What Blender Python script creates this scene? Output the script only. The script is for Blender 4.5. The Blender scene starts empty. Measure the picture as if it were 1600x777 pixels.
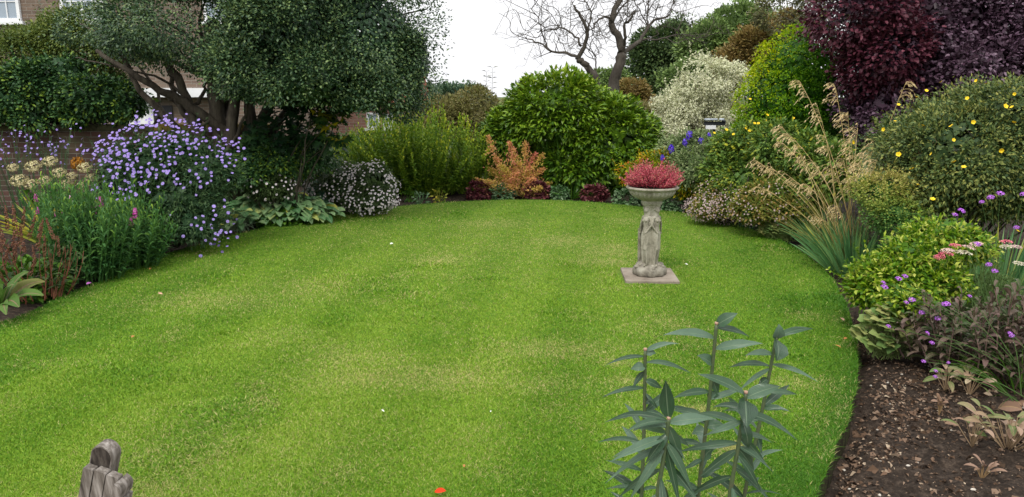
import bpy, bmesh, math, random
import numpy as np
from mathutils import Vector, Matrix
R = math.radians
rng = np.random.default_rng(7)
random.seed(7)
scene = bpy.context.scene
COL = scene.collection

# ------------------------------------------------------------------ camera, sky, sun, exposure
PITCH = 11.65; CAMZ = 1.6; FPX = 1600 * 26 / 36
cam_d = bpy.data.cameras.new("camera"); cam = bpy.data.objects.new("camera", cam_d); COL.objects.link(cam)
cam_d.lens = 26; cam_d.sensor_width = 36; cam_d.clip_end = 2000; cam_d.clip_start = 0.05
cam.location = (0, 0, CAMZ); cam.rotation_euler = (R(90 - PITCH), 0, 0)
scene.camera = cam
SUN_EL, SUN_ROT = 52, 200          # sky's sun_rotation: clockwise from +Y
world = bpy.data.worlds.new("World"); scene.world = world; world.use_nodes = True
nt = world.node_tree; nt.nodes.clear()
def wn(t, **k):
    n = nt.nodes.new(t)
    for a, b in k.items(): setattr(n, a, b)
    return n
sky = wn('ShaderNodeTexSky', sky_type='NISHITA', sun_disc=False, sun_elevation=R(SUN_EL), sun_rotation=R(SUN_ROT))
sky.air_density = 2.0; sky.dust_density = 6.0; sky.ozone_density = 1.0
bg = wn('ShaderNodeBackground'); bg.inputs['Strength'].default_value = 0.1
out = wn('ShaderNodeOutputWorld')
tc = wn('ShaderNodeTexCoord'); sep = wn('ShaderNodeSeparateXYZ')
mr = wn('ShaderNodeMapRange'); mr.inputs['From Min'].default_value = 0.0; mr.inputs['From Max'].default_value = 1.0
mr.inputs['To Min'].default_value = 8.9; mr.inputs['To Max'].default_value = 17.0
noi = wn('ShaderNodeTexNoise'); noi.inputs['Scale'].default_value = 2.2; noi.inputs['Detail'].default_value = 4
nmr = wn('ShaderNodeMapRange'); nmr.inputs['To Min'].default_value = 0.93; nmr.inputs['To Max'].default_value = 1.07
mul = wn('ShaderNodeMath', operation='MULTIPLY')
cl = wn('ShaderNodeVectorMath', operation='SCALE'); cl.inputs[0].default_value = (0.985, 0.99, 1.02)
mix = wn('ShaderNodeMix', data_type='RGBA'); mix.inputs['Factor'].default_value = 0.9
L = nt.links.new
L(tc.outputs['Generated'], sep.inputs[0]); L(sep.outputs['Z'], mr.inputs['Value'])
L(tc.outputs['Generated'], noi.inputs['Vector']); L(noi.outputs['Fac'], nmr.inputs['Value'])
L(mr.outputs[0], mul.inputs[0]); L(nmr.outputs[0], mul.inputs[1]); L(mul.outputs[0], cl.inputs['Scale'])
L(sky.outputs[0], mix.inputs['A']); L(cl.outputs[0], mix.inputs['B'])
L(mix.outputs['Result'], bg.inputs['Color']); L(bg.outputs[0], out.inputs[0])
sun_d = bpy.data.lights.new("sun", 'SUN'); sun = bpy.data.objects.new("sun", sun_d); COL.objects.link(sun)
sun_d.energy = 1.5; sun_d.angle = R(14); sun_d.color = (1, 0.96, 0.9)
az = R(SUN_ROT); el = R(SUN_EL)
sdir = Vector((math.sin(az) * math.cos(el), math.cos(az) * math.cos(el), math.sin(el)))
sun.rotation_euler = sdir.to_track_quat('Z', 'Y').to_euler()
sun.location = (0, 0, 30)
scene.view_settings.view_transform = 'Standard'; scene.view_settings.look = 'None'
scene.view_settings.exposure = 0.4; scene.view_settings.gamma = 1
scene.view_settings.use_curve_mapping = False
scene.cycles.max_bounces = 6; scene.cycles.diffuse_bounces = 3; scene.cycles.glossy_bounces = 2
scene.cycles.transmission_bounces = 4; scene.cycles.transparent_max_bounces = 4
scene.cycles.use_denoising = True

# ------------------------------------------------------------------ picture pixel (1600x777) to a place
cp, sp = math.cos(R(PITCH)), math.sin(R(PITCH))
def ray(px, py):
    dx = (px - 800) / FPX; dy = (388.5 - py) / FPX
    return np.array([dx, cp + dy * sp, -sp + dy * cp])
def PT(px, py, Y):
    r = ray(px, py); t = Y / r[1]
    return np.array([r[0] * t, Y, CAMZ + r[2] * t])
def G(px, py, z=0.0):
    r = ray(px, py); t = (z - CAMZ) / r[2]
    return np.array([r[0] * t, r[1] * t, z])
def ppm(Y): return FPX / (Y * 1.0)      # pixels per metre, near the horizon

# ------------------------------------------------------------------ geometry collector
def nrm(a): return a / np.maximum(np.linalg.norm(a, axis=-1, keepdims=True), 1e-9)
UP = np.array([0, 0, 1.0])
class Geo:
    def __init__(s): s.v = []; s.q = []; s.t = []; s.n = 0; s.fq = []; s.ft = []; s.u = []; s.mq = []; s.mt = []; s.wq = []; s.wt = []
    def add(s, V, Q=None, T=None, fq=None, ft=None, u=None, m=0, wq=None, wt=None):
        V = np.asarray(V, float).reshape(-1, 3); s.v.append(V)
        s.u.append(np.zeros(len(V)) if u is None else np.asarray(u, float).ravel())
        if Q is not None and len(Q):
            Q = np.asarray(Q).reshape(-1, 4); s.q.append(Q + s.n); s.fq.append(np.zeros(len(Q)) + (0.5 if fq is None else fq)); s.mq.append(np.full(len(Q), m)); s.wq.append(np.zeros(len(Q)) + (0 if wq is None else wq))
        if T is not None and len(T):
            T = np.asarray(T).reshape(-1, 3); s.t.append(T + s.n); s.ft.append(np.zeros(len(T)) + (0.5 if ft is None else ft)); s.mt.append(np.full(len(T), m)); s.wt.append(np.zeros(len(T)) + (0 if wt is None else wt))
        s.n += len(V)
    def mesh(s, name, mats, off=(0, 0, 0), smooth=False):
        V = np.concatenate(s.v) - np.asarray(off)
        me = bpy.data.meshes.new(name)
        me.vertices.add(len(V)); me.vertices.foreach_set('co', V.astype(np.float32).ravel())
        Q = np.concatenate(s.q) if s.q else np.zeros((0, 4), int); T = np.concatenate(s.t) if s.t else np.zeros((0, 3), int)
        nl = Q.size + T.size; me.loops.add(nl)
        me.loops.foreach_set('vertex_index', np.concatenate([Q.ravel(), T.ravel()]).astype(np.int32))
        nf = len(Q) + len(T); me.polygons.add(nf)
        st = np.concatenate([np.arange(len(Q)) * 4, Q.size + np.arange(len(T)) * 3]).astype(np.int32)
        me.polygons.foreach_set('loop_start', st)
        f = np.concatenate([*s.fq, *s.ft]).astype(np.float32); w = np.concatenate([*s.wq, *s.wt]).astype(np.float32)
        mi = np.concatenate([*s.mq, *s.mt]).astype(np.int32)
        me.polygons.foreach_set('material_index', mi)
        me.polygons.foreach_set('use_smooth', np.full(nf, smooth))
        a = me.attributes.new('v', 'FLOAT', 'FACE'); a.data.foreach_set('value', f)
        a = me.attributes.new('w', 'FLOAT', 'FACE'); a.data.foreach_set('value', w)
        a = me.attributes.new('u', 'FLOAT', 'POINT'); a.data.foreach_set('value', np.concatenate(s.u).astype(np.float32))
        me.update(calc_edges=True)
        for m in (mats if isinstance(mats, (list, tuple)) else [mats]): me.materials.append(m)
        return me
    def build(s, name, mats, parent=None, smooth=False, loc=None):
        off = np.array(parent.location) if parent is not None else (np.zeros(3) if loc is None else np.asarray(loc))
        if parent is not None and parent.parent is not None: off = off + np.array(parent.parent.location)
        me = s.mesh(name, mats, off, smooth)
        o = bpy.data.objects.new(name, me); COL.objects.link(o)
        if parent is not None: o.parent = parent
        elif loc is not None: o.location = loc
        return o
    # small leaves
    def leaf4(s, P, D, N, L, W, v):
        n = len(P); S = nrm(np.cross(D, N)); L = np.broadcast_to(L, n)[:, None]; W = np.broadcast_to(W, n)[:, None]
        V = np.stack([P, P + D * L * .45 + S * W * .5, P + D * L, P + D * L * .45 - S * W * .5], 1)
        Q = np.arange(n * 4).reshape(n, 4); s.add(V, Q, fq=v, u=np.tile([0, 1, 0.3, 1], n))
    def leaf5(s, P, D, N, L, W, v, fold=.12, tipd=.12, m=0):
        n = len(P); S = nrm(np.cross(D, N)); N2 = nrm(np.cross(S, D)); L = np.broadcast_to(L, n)[:, None]; W = np.broadcast_to(W, n)[:, None]
        V = np.stack([P, P + D * L * .42 + S * W * .5 + N2 * W * fold, P + D * L - N2 * L * tipd, P + D * L * .42 - S * W * .5 + N2 * W * fold, P + D * L * .5], 1)
        b = (np.arange(n) * 5)[:, None, None]; Q = (b + np.array([[0, 1, 2, 4], [0, 4, 2, 3]])).reshape(-1, 4)
        s.add(V, Q, fq=np.repeat(np.broadcast_to(v, n), 2), u=np.tile([0, 1, .3, 1, 0], n), m=m)
    def leaf7(s, P, D, N, L, W, v, fold=.1, tipd=.15, m=0):       # rounder leaf, two widths
        n = len(P); S = nrm(np.cross(D, N)); N2 = nrm(np.cross(S, D)); L = np.broadcast_to(L, n)[:, None]; W = np.broadcast_to(W, n)[:, None]
        V = np.stack([P, P + D * L * .22 + S * W * .42 + N2 * W * fold, P + D * L * .62 + S * W * .46 + N2 * (W * fold - L * tipd * .3), P + D * L - N2 * L * tipd,
                      P + D * L * .62 - S * W * .46 + N2 * (W * fold - L * tipd * .3), P + D * L * .22 - S * W * .42 + N2 * W * fold, P + D * L * .5], 1)
        b = (np.arange(n) * 7)[:, None, None]; Q = (b + np.array([[0, 1, 2, 6], [6, 2, 3, 4], [0, 6, 4, 5]])).reshape(-1, 4)
        s.add(V, Q, fq=np.repeat(np.broadcast_to(v, n), 3), u=np.tile([0, 1, 1, .6, 1, 1, 0], n), m=m)
    def ribbon(s, P0, Pc, P1, N, W, v, nseg=4, prof=None, fold=.15, m=0, wave=0, twist=0):
        n = len(P0); W = np.broadcast_to(W, n)[:, None, None]; t = np.linspace(0, 1, nseg + 1)
        prof = prof or (lambda t: np.sin(np.pi * np.clip(t * .92 + .06, 0, 1)) ** .8)
        w = prof(t)[None, :, None]; tt = t[None, :, None]
        C = (1 - tt) ** 2 * P0[:, None] + 2 * tt * (1 - tt) * Pc[:, None] + tt ** 2 * P1[:, None]
        T = nrm(2 * (1 - tt) * (Pc - P0)[:, None] + 2 * tt * (P1 - Pc)[:, None])
        S = nrm(np.cross(T, np.broadcast_to(N[:, None], T.shape))); N2 = np.cross(S, T)
        if twist: ta = twist * (tt - .3); S, N2 = S * np.cos(ta) + N2 * np.sin(ta), N2 * np.cos(ta) - S * np.sin(ta)
        wv = (np.sin(t * 19 + 1)[None, :, None] * wave)
        A = C + S * W * w * .5 + N2 * W * w * (fold + wv); B = C - S * W * w * .5 + N2 * W * w * (fold - wv)
        V = np.stack([A, C, B], 2)      # n, seg+1, 3, 3
        k = 3 * (nseg + 1); b = (np.arange(n) * k)[:, None, None]
        q = []
        for i in range(nseg):
            a = i * 3; q += [[a, a + 1, a + 4, a + 3], [a + 1, a + 2, a + 5, a + 4]]
        Q = (b + np.array(q)).reshape(-1, 4)
        s.add(V.reshape(-1, 3), Q, fq=np.repeat(np.broadcast_to(v, n), 2 * nseg), u=np.tile(np.tile([1, 0, 1], nseg + 1), n), m=m)
    def blades(s, P0, Pc, P1, r0, r1, v=.5, nseg=4, sides=3, m=0):   # many thin tubes, vectorised
        n = len(P0); t = np.linspace(0, 1, nseg + 1)[None, :, None]
        C = (1 - t) ** 2 * P0[:, None] + 2 * t * (1 - t) * Pc[:, None] + t ** 2 * P1[:, None]
        T = nrm(2 * (1 - t) * (Pc - P0)[:, None] + 2 * t * (P1 - Pc)[:, None] + 1e-6)
        ref = np.where(np.abs(T[..., 2:3]) > .9, np.array([1.0, 0, 0]), UP)
        A = nrm(np.cross(T, ref)); B = np.cross(T, A)
        r0 = np.broadcast_to(r0, n)[:, None, None]; r1 = np.broadcast_to(r1, n)[:, None, None]; r = r0 + (r1 - r0) * t
        V = np.stack([C + (A * math.cos(a) + B * math.sin(a)) * r for a in np.arange(sides) * 2 * math.pi / sides], 2)
        k = sides * (nseg + 1); b = (np.arange(n) * k)[:, None, None]; q = []
        for i in range(nseg):
            for j in range(sides):
                j2 = (j + 1) % sides; q.append([i * sides + j, i * sides + j2, (i + 1) * sides + j2, (i + 1) * sides + j])
        s.add(V.reshape(-1, 3), (b + np.array(q)).reshape(-1, 4), fq=np.repeat(np.broadcast_to(v, n), len(q)), m=m)
    def tube(s, pts, rad, sides=8, v=.5, m=0, cap=True, rough=0):
        pts = np.asarray(pts, float); n = len(pts); rad = np.broadcast_to(rad, n)
        T = nrm(np.gradient(pts, axis=0)); A = np.zeros((n, 3)); a = np.array([1.0, 0, 0]) if abs(T[0][0]) < .8 else np.array([0, 1.0, 0])
        for i in range(n):
            a = a - T[i] * np.dot(a, T[i]); a /= max(np.linalg.norm(a), 1e-9); A[i] = a
        B = np.cross(T, A); th = np.arange(sides) * 2 * math.pi / sides
        rr = rad[:, None] * (1 + rough * rng.uniform(-1, 1, (n, sides)))
        V = pts[:, None] + (A[:, None] * np.cos(th)[None, :, None] + B[:, None] * np.sin(th)[None, :, None]) * rr[..., None]
        q = [[i * sides + j, i * sides + (j + 1) % sides, (i + 1) * sides + (j + 1) % sides, (i + 1) * sides + j] for i in range(n - 1) for j in range(sides)]
        V = V.reshape(-1, 3); t = None
        if cap:
            V = np.concatenate([V, pts[:1], pts[-1:]]); c0, c1 = n * sides, n * sides + 1
            t = [[c0, (j + 1) % sides, j] for j in range(sides)] + [[c1, (n - 1) * sides + j, (n - 1) * sides + (j + 1) % sides] for j in range(sides)]
        s.add(V, q, t, fq=v, ft=v, m=m)
    def box(s, lo, hi, v=.5, m=0, rot=0, piv=(0, 0)):
        lo = np.array(lo, float); hi = np.array(hi, float)
        c = np.array([[x, y, z] for z in (0, 1) for x, y in ((0, 0), (1, 0), (1, 1), (0, 1))]); V = lo + c * (hi - lo)
        if rot:
            x, y = V[:, 0] - piv[0], V[:, 1] - piv[1]; V[:, 0] = piv[0] + x * math.cos(rot) - y * math.sin(rot); V[:, 1] = piv[1] + x * math.sin(rot) + y * math.cos(rot)
        s.add(V, [[0, 3, 2, 1], [4, 5, 6, 7], [0, 1, 5, 4], [1, 2, 6, 5], [2, 3, 7, 6], [3, 0, 4, 7]], fq=v, m=m)
    def lathe(s, prof, c, sides=48, v=.5, mod=None, m=0):
        th = np.arange(sides) * 2 * math.pi / sides; V = []
        for r, z in prof:
            rr = np.full(sides, r) if mod is None else r * mod(th, z)
            V.append(np.stack([c[0] + rr * np.cos(th), c[1] + rr * np.sin(th), np.full(sides, c[2] + z)], 1))
        n = len(prof); q = [[i * sides + j, i * sides + (j + 1) % sides, (i + 1) * sides + (j + 1) % sides, (i + 1) * sides + j] for i in range(n - 1) for j in range(sides)]
        s.add(np.concatenate(V), q, fq=v, m=m)
    def ball(s, c, r, v=.5, m=0, seg=10, ring=7):
        r = np.broadcast_to(r, 3); V = [np.array(c) - [0, 0, r[2]]]
        for i in range(1, ring):
            a = -math.pi / 2 + math.pi * i / ring
            for j in range(seg):
                b = 2 * math.pi * j / seg; V.append(np.array(c) + [r[0] * math.cos(a) * math.cos(b), r[1] * math.cos(a) * math.sin(b), r[2] * math.sin(a)])
        V.append(np.array(c) + [0, 0, r[2]]); l = len(V) - 1
        q = [[1 + i * seg + j, 1 + i * seg + (j + 1) % seg, 1 + (i + 1) * seg + (j + 1) % seg, 1 + (i + 1) * seg + j] for i in range(ring - 2) for j in range(seg)]
        t = [[0, 1 + (j + 1) % seg, 1 + j] for j in range(seg)] + [[l, 1 + (ring - 2) * seg + j, 1 + (ring - 2) * seg + (j + 1) % seg] for j in range(seg)]
        s.add(V, q, t, fq=v, ft=v, m=m)

def rdir(n): return nrm(rng.normal(size=(n, 3)))
def vnoise(x, y, sc, seed=0):
    r = np.random.default_rng(seed).random((64, 64)); x = x * sc + 500.3; y = y * sc + 500.7
    xi = np.floor(x).astype(int); yi = np.floor(y).astype(int); fx = x - xi; fy = y - yi; fx = fx * fx * (3 - 2 * fx); fy = fy * fy * (3 - 2 * fy)
    g = lambda i, j: r[i % 64, j % 64]
    return (g(xi, yi) * (1 - fx) + g(xi + 1, yi) * fx) * (1 - fy) + (g(xi, yi + 1) * (1 - fx) + g(xi + 1, yi + 1) * fx) * fy
def fbm(x, y, sc, seed=0, o=4): return sum(vnoise(x, y, sc * 2 ** i, seed + i) / 2 ** i for i in range(o)) / sum(1 / 2 ** i for i in range(o))

# ------------------------------------------------------------------ tags
def tag(o, label=None, cat=None, group=None, kind=None):
    if label: o['label'] = label
    if cat: o['category'] = cat
    if group: o['group'] = group
    if kind: o['kind'] = kind
    return o
def thing(name, label, cat, loc, group=None):
    o = bpy.data.objects.new(name, None); COL.objects.link(o); o.location = tuple(float(c) for c in loc); o.empty_display_size = .1
    return tag(o, label, cat, group)

# ------------------------------------------------------------------ materials
def newmat(name):
    m = bpy.data.materials.new(name); m.use_nodes = True; t = m.node_tree; t.nodes.clear()
    o = t.nodes.new('ShaderNodeOutputMaterial'); p = t.nodes.new('ShaderNodeBsdfPrincipled'); t.links.new(p.outputs[0], o.inputs[0])
    return m, t, p, o
def rampnode(t, cols):
    r = t.nodes.new('ShaderNodeValToRGB'); e = r.color_ramp.elements
    if not isinstance(cols[0][0], (tuple, list)): cols = [(i / max(len(cols) - 1, 1), c) for i, c in enumerate(cols)]
    else: cols = [(c[1], c[0]) for c in cols]
    e[0].position = cols[0][0]; e[0].color = (*cols[0][1], 1)
    if len(cols) == 1: e.remove(e[1]); return r
    e[1].position = cols[-1][0]; e[1].color = (*cols[-1][1], 1)
    for pos, c in cols[1:-1]:
        k = e.new(pos); k.color = (*c, 1)
    return r
def sat(c, k=1.28):
    l = .3 * c[0] + .6 * c[1] + .1 * c[2]; return tuple(max(l + (x - l) * k, .004) for x in c)
def leafmat(name, cols, edge=None, ew=(.55, .8), rough=.5, spec=.35, tr=.3, nscale=1.5, namp=.25, mid=None):
    m, t, p, o = newmat(name); ln = t.links.new; spec *= .55
    cols = [(sat(c[0]), c[1]) if isinstance(c[0], (tuple, list)) else sat(c) for c in cols]
    a = t.nodes.new('ShaderNodeAttribute'); a.attribute_name = 'v'
    g = t.nodes.new('ShaderNodeNewGeometry'); n = t.nodes.new('ShaderNodeTexNoise'); n.inputs['Scale'].default_value = nscale; n.inputs['Detail'].default_value = 3
    ln(g.outputs['Position'], n.inputs['Vector'])
    s1 = t.nodes.new('ShaderNodeMath'); s1.operation = 'MULTIPLY_ADD'; ln(n.outputs['Fac'], s1.inputs[0]); s1.inputs[1].default_value = namp * 2; s1.inputs[2].default_value = -namp
    s2 = t.nodes.new('ShaderNodeMath'); s2.operation = 'ADD'; ln(a.outputs['Fac'], s2.inputs[0]); ln(s1.outputs[0], s2.inputs[1]); s2.use_clamp = True
    r = rampnode(t, cols); ln(s2.outputs[0], r.inputs[0]); c = r.outputs[0]
    if edge or mid:
        u = t.nodes.new('ShaderNodeAttribute'); u.attribute_name = 'u'
        mr = t.nodes.new('ShaderNodeMapRange'); mx = t.nodes.new('ShaderNodeMix'); mx.data_type = 'RGBA'; ln(u.outputs['Fac'], mr.inputs[0])
        if edge: mr.inputs[1].default_value, mr.inputs[2].default_value = ew; mx.inputs['B'].default_value = (*edge, 1)
        else: mr.inputs[1].default_value, mr.inputs[2].default_value = .14, .02; mx.inputs['B'].default_value = (*mid, 1)
        ln(mr.outputs[0], mx.inputs['Factor']); ln(c, mx.inputs['A']); c = mx.outputs['Result']
    ln(c, p.inputs['Base Color']); p.inputs['Roughness'].default_value = rough; p.inputs['Specular IOR Level'].default_value = spec
    if tr:
        tl = t.nodes.new('ShaderNodeBsdfTranslucent'); ln(c, tl.inputs[0]); ms = t.nodes.new('ShaderNodeMixShader'); ms.inputs[0].default_value = tr
        ln(p.outputs[0], ms.inputs[1]); ln(tl.outputs[0], ms.inputs[2]); ln(ms.outputs[0], o.inputs[0])
    return m
def solid(name, cols, scale=8, rough=.8, spec=.3, bump=0, bscale=40, stretch=None, detail=6):
    m, t, p, o = newmat(name); ln = t.links.new
    tcn = t.nodes.new('ShaderNodeTexCoord'); vec = tcn.outputs['Object']
    if stretch:
        mp = t.nodes.new('ShaderNodeMapping'); mp.inputs['Scale'].default_value = stretch; ln(vec, mp.inputs[0]); vec = mp.outputs[0]
    n = t.nodes.new('ShaderNodeTexNoise'); n.inputs['Scale'].default_value = scale; n.inputs['Detail'].default_value = detail; n.inputs['Roughness'].default_value = .65; ln(vec, n.inputs['Vector'])
    mr = t.nodes.new('ShaderNodeMapRange'); mr.inputs[1].default_value = .3; mr.inputs[2].default_value = .7; ln(n.outputs['Fac'], mr.inputs[0])
    r = rampnode(t, cols); ln(mr.outputs[0], r.inputs[0]); ln(r.outputs[0], p.inputs['Base Color'])
    p.inputs['Roughness'].default_value = rough; p.inputs['Specular IOR Level'].default_value = spec
    if bump:
        n2 = t.nodes.new('ShaderNodeTexNoise'); n2.inputs['Scale'].default_value = bscale; n2.inputs['Detail'].default_value = 5; ln(vec, n2.inputs['Vector'])
        b = t.nodes.new('ShaderNodeBump'); b.inputs['Strength'].default_value = bump; b.inputs['Distance'].default_value = .01; ln(n2.outputs['Fac'], b.inputs['Height']); ln(b.outputs[0], p.inputs['Normal'])
    return m
def brickmat(name, c1, c2, mortar, stain, scale=1.0):
    m, t, p, o = newmat(name); ln = t.links.new
    tcn = t.nodes.new('ShaderNodeTexCoord'); sx = t.nodes.new('ShaderNodeSeparateXYZ'); cx = t.nodes.new('ShaderNodeCombineXYZ'); ln(tcn.outputs['Object'], sx.inputs[0])
    ad = t.nodes.new('ShaderNodeMath'); ad.operation = 'ADD'; ln(sx.outputs['X'], ad.inputs[0]); ln(sx.outputs['Y'], ad.inputs[1])
    ln(ad.outputs[0], cx.inputs[0]); ln(sx.outputs['Z'], cx.inputs[1])
    dn = t.nodes.new('ShaderNodeTexNoise'); dn.inputs['Scale'].default_value = 3; ln(tcn.outputs['Object'], dn.inputs['Vector'])
    va = t.nodes.new('ShaderNodeVectorMath'); va.operation = 'MULTIPLY_ADD'; ln(dn.outputs['Color'], va.inputs[0]); va.inputs[1].default_value = (.02, .02, 0); ln(cx.outputs[0], va.inputs[2])
    b = t.nodes.new('ShaderNodeTexBrick'); ln(va.outputs[0], b.inputs['Vector'])
    b.inputs['Color1'].default_value = (*c1, 1); b.inputs['Color2'].default_value = (*c2, 1); b.inputs['Mortar'].default_value = (*mortar, 1)
    b.inputs['Scale'].default_value = scale; b.inputs['Brick Width'].default_value = .225; b.inputs['Row Height'].default_value = .075; b.inputs['Mortar Size'].default_value = .007; b.inputs['Mortar Smooth'].default_value = .4
    n = t.nodes.new('ShaderNodeTexNoise'); n.inputs['Scale'].default_value = 2.5; n.inputs['Detail'].default_value = 6; n.inputs['Roughness'].default_value = .7; ln(tcn.outputs['Object'], n.inputs['Vector'])
    mr = t.nodes.new('ShaderNodeMapRange'); mr.inputs[1].default_value = .48; mr.inputs[2].default_value = .68; ln(n.outputs['Fac'], mr.inputs[0])
    mx = t.nodes.new('ShaderNodeMix'); mx.data_type = 'RGBA'; ln(mr.outputs[0], mx.inputs['Factor']); ln(b.outputs['Color'], mx.inputs['A']); mx.inputs['B'].default_value = (*stain, 1)
    ln(mx.outputs['Result'], p.inputs['Base Color']); p.inputs['Roughness'].default_value = .9; p.inputs['Specular IOR Level'].default_value = .2
    bp = t.nodes.new('ShaderNodeBump'); bp.inputs['Strength'].default_value = .6; bp.inputs['Distance'].default_value = .01; bp.invert = True; ln(b.outputs['Fac'], bp.inputs['Height']); ln(bp.outputs[0], p.inputs['Normal'])
    return m

# ------------------------------------------------------------------ planting helpers
def E(px, py, Y, rpx, rpy, ry=None):
    """ellipsoid: centre seen at px,py at distance Y, half width and half height as they look from the terrace, depth ry in metres"""
    k = 1 / ppm(Y); c = PT(px, py, Y); return (c, np.array([rpx * k, ry if ry else rpx * k * .9, rpy * k]))
def cloud(ells, n, rc, jit=.5, keep=.72, back=.35, outw=1.0, upw=.5, zmin=0.0, den=.8, rlo=.78):
    """leaf positions and outward directions on many small clumps that cover the ellipsoids"""
    areas = np.array([(e[1][0] * e[1][2] + e[1][1] * e[1][2] + e[1][0] * e[1][1]) for e in ells]); areas = areas / areas.sum()
    Ps, Ds = [], []
    for (c, r), a in zip(ells, areas):
        m = int(n * a * 1.6); nc = max(6, int(4 * np.pi * np.mean(r) ** 2 / (rc ** 2 * den)))
        ii = np.arange(nc) + .5; ph = np.arccos(1 - 2 * ii / nc); th = np.pi * (1 + 5 ** .5) * ii + rng.uniform(0, 6); d = nrm(np.stack([np.cos(th) * np.sin(ph), np.sin(th) * np.sin(ph), np.cos(ph)], 1) + rng.normal(size=(nc, 3)) * .9 * rc / r.mean()); rad = rng.uniform(rlo, 1.0, nc)[:, None]
        cc = c + d * (r - min(rc * .6, r.min() * .5)) * rad; cr = rc * rng.uniform(.55, 1.25, nc)
        k = rng.integers(0, nc, m); dd = rdir(m) + d[k] * outw; dd = nrm(dd)
        q = cc[k] + dd * (cr[k] * rng.uniform(1 - jit, 1.08, m))[:, None] * np.array([1, 1, .8])
        Ps.append(q); Ds.append(nrm(dd * .8 + d[k] * .5))
    P = np.concatenate(Ps); D = np.concatenate(Ds)
    ok = P[:, 2] > zmin
    for c, r in ells: ok &= (((P - c) / r) ** 2).sum(1) > keep ** 2
    cy = np.mean([e[0][1] for e in ells]); ry = np.mean([e[1][1] for e in ells])
    ok &= (P[:, 1] < cy + .3 * ry) | (rng.random(len(P)) < back)
    P, D = P[ok], D[ok]
    if len(P) > n: k = rng.permutation(len(P))[:n]; P, D = P[k], D[k]
    return P, D
def leaves_on(g, P, D, L, W, v=None, kind=5, up=.7, rand=.6, droop=.1, **k):
    n = len(P); A = nrm(D + rdir(n) * rand - UP * droop); N = nrm(UP * up + D * .6 + rdir(n) * .45)
    Ls = L * rng.uniform(.65, 1.25, n); Ws = W * rng.uniform(.7, 1.2, n)
    v = rng.random(n) if v is None else v
    {4: g.leaf4, 5: g.leaf5, 7: g.leaf7}[kind](P, A, N, Ls, Ws, v, **k)
def core(g, ells, L, f=.66, cap=14000):
    """larger leaves deeper inside the bush, shade put in by darker colour"""
    for c, r in ells:
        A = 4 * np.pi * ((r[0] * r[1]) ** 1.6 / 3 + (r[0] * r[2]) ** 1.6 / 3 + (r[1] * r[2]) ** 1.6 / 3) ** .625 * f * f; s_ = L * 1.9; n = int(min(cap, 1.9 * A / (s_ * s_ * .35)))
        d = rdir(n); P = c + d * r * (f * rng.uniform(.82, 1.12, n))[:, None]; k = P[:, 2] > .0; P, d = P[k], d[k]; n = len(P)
        N = nrm(d + rdir(n) * .5); D = nrm(np.cross(N, rdir(n))); g.leaf4(P - D * s_ / 2, D, N, s_ * rng.uniform(.8, 1.3, n), s_ * .7, rng.random(n) * .35)  # low v darkens these inner leaves, shade put into the colour
M = {}
M['bark'] = solid('bark', [(.022, .018, .013), (.06, .05, .038), (.1, .09, .065)], 14, .95, .2, .8, 60, (1, 1, .25))
M['bark_grey'] = solid('bark_grey', [(.04, .033, .026), (.10, .088, .072)], 14, .9, .2, .6, 60, (1, 1, .3))
M['inner'] = solid('shade_twigs', [(.012, .016, .008), (.03, .032, .016)], 30, .95, .1, .8, 60)
def limbs(g, base, targets, r0, r1, v=.5, bend=.15, nseg=7, sides=7):
    for tp, ra in targets:
        base_ = np.asarray(base); tp = np.asarray(tp); d = tp - base_; L_ = np.linalg.norm(d)
        off = rng.normal(size=3) * bend * L_; off[2] *= .3
        t = np.linspace(0, 1, nseg)[:, None]; pts = base_ + d * t + off * np.sin(t * np.pi) + rng.normal(size=(nseg, 3)) * .01 * L_ * (t > 0)
        g.tube(pts, np.linspace(r0 * ra, r1 * ra, nseg), sides, v, rough=.08)
def shrub(name, label, cat, ells, n, L, W, mat, rc=.2, kind=5, group=None, twigs=8, vf=None, inner=True, shoots=None, shl=.22, parts=('foliage', 'stem'), base=None, tw_r=.012, cl=None, **kw):
    c = np.mean([e[0] for e in ells], axis=0); b = np.array([c[0], c[1], 0]) if base is None else np.asarray(base)
    t = thing(name, label, cat, b, group); g = Geo(); P, D = cloud(ells, n, rc, **(cl or {}))
    v = vf(P) if vf else None
    leaves_on(g, P, D, L, W, v, kind, **kw)
    ns = min(int(n / 220), 90) if shoots is None else shoots
    if ns:
        k = rng.choice(len(P), ns); k = k[P[k][:, 2] > .25]; ns = len(k); sl = shl * rng.uniform(.4, 1.25, ns)[:, None]; A0 = P[k] - D[k] * .04; dr = nrm(D[k] * .7 + UP * .9 + rdir(ns) * .35); A1 = A0 + dr * sl
        g.blades(A0, (A0 + A1) / 2 + rdir(ns) * sl * .08, A1, .003, .0015, .5, 3)
        m_ = max(6, int(shl / L * 3.2))
        for q in range(m_):
            f_ = (q + rng.random(ns)) / m_; C_ = A0 + (A1 - A0) * f_[:, None]; d2 = nrm(rdir(ns) + dr * .5 + UP * .1)
            vv = vf(C_) if vf else rng.random(ns)
            {4: g.leaf4, 5: g.leaf5, 7: g.leaf7}[kind](C_, d2, nrm(UP + rdir(ns) * .5), L * rng.uniform(.7, 1.1, ns) * (1 - .3 * f_), W * .9, vv)
    if inner: core(g, ells, L, .68 if inner is True else inner)
    g.build(parts[0], mat, t)
    g2 = Geo(); tg = []
    for _ in range(twigs):
        e = ells[rng.integers(len(ells))]; d = rdir(1)[0]; d[2] = abs(d[2]); tg.append((e[0] + d * e[1] * .82, rng.uniform(.6, 1)))
    limbs(g2, b, tg, tw_r, tw_r * .35, sides=5); g2.build(parts[1], M['bark'], t, True)
    return t
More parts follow.
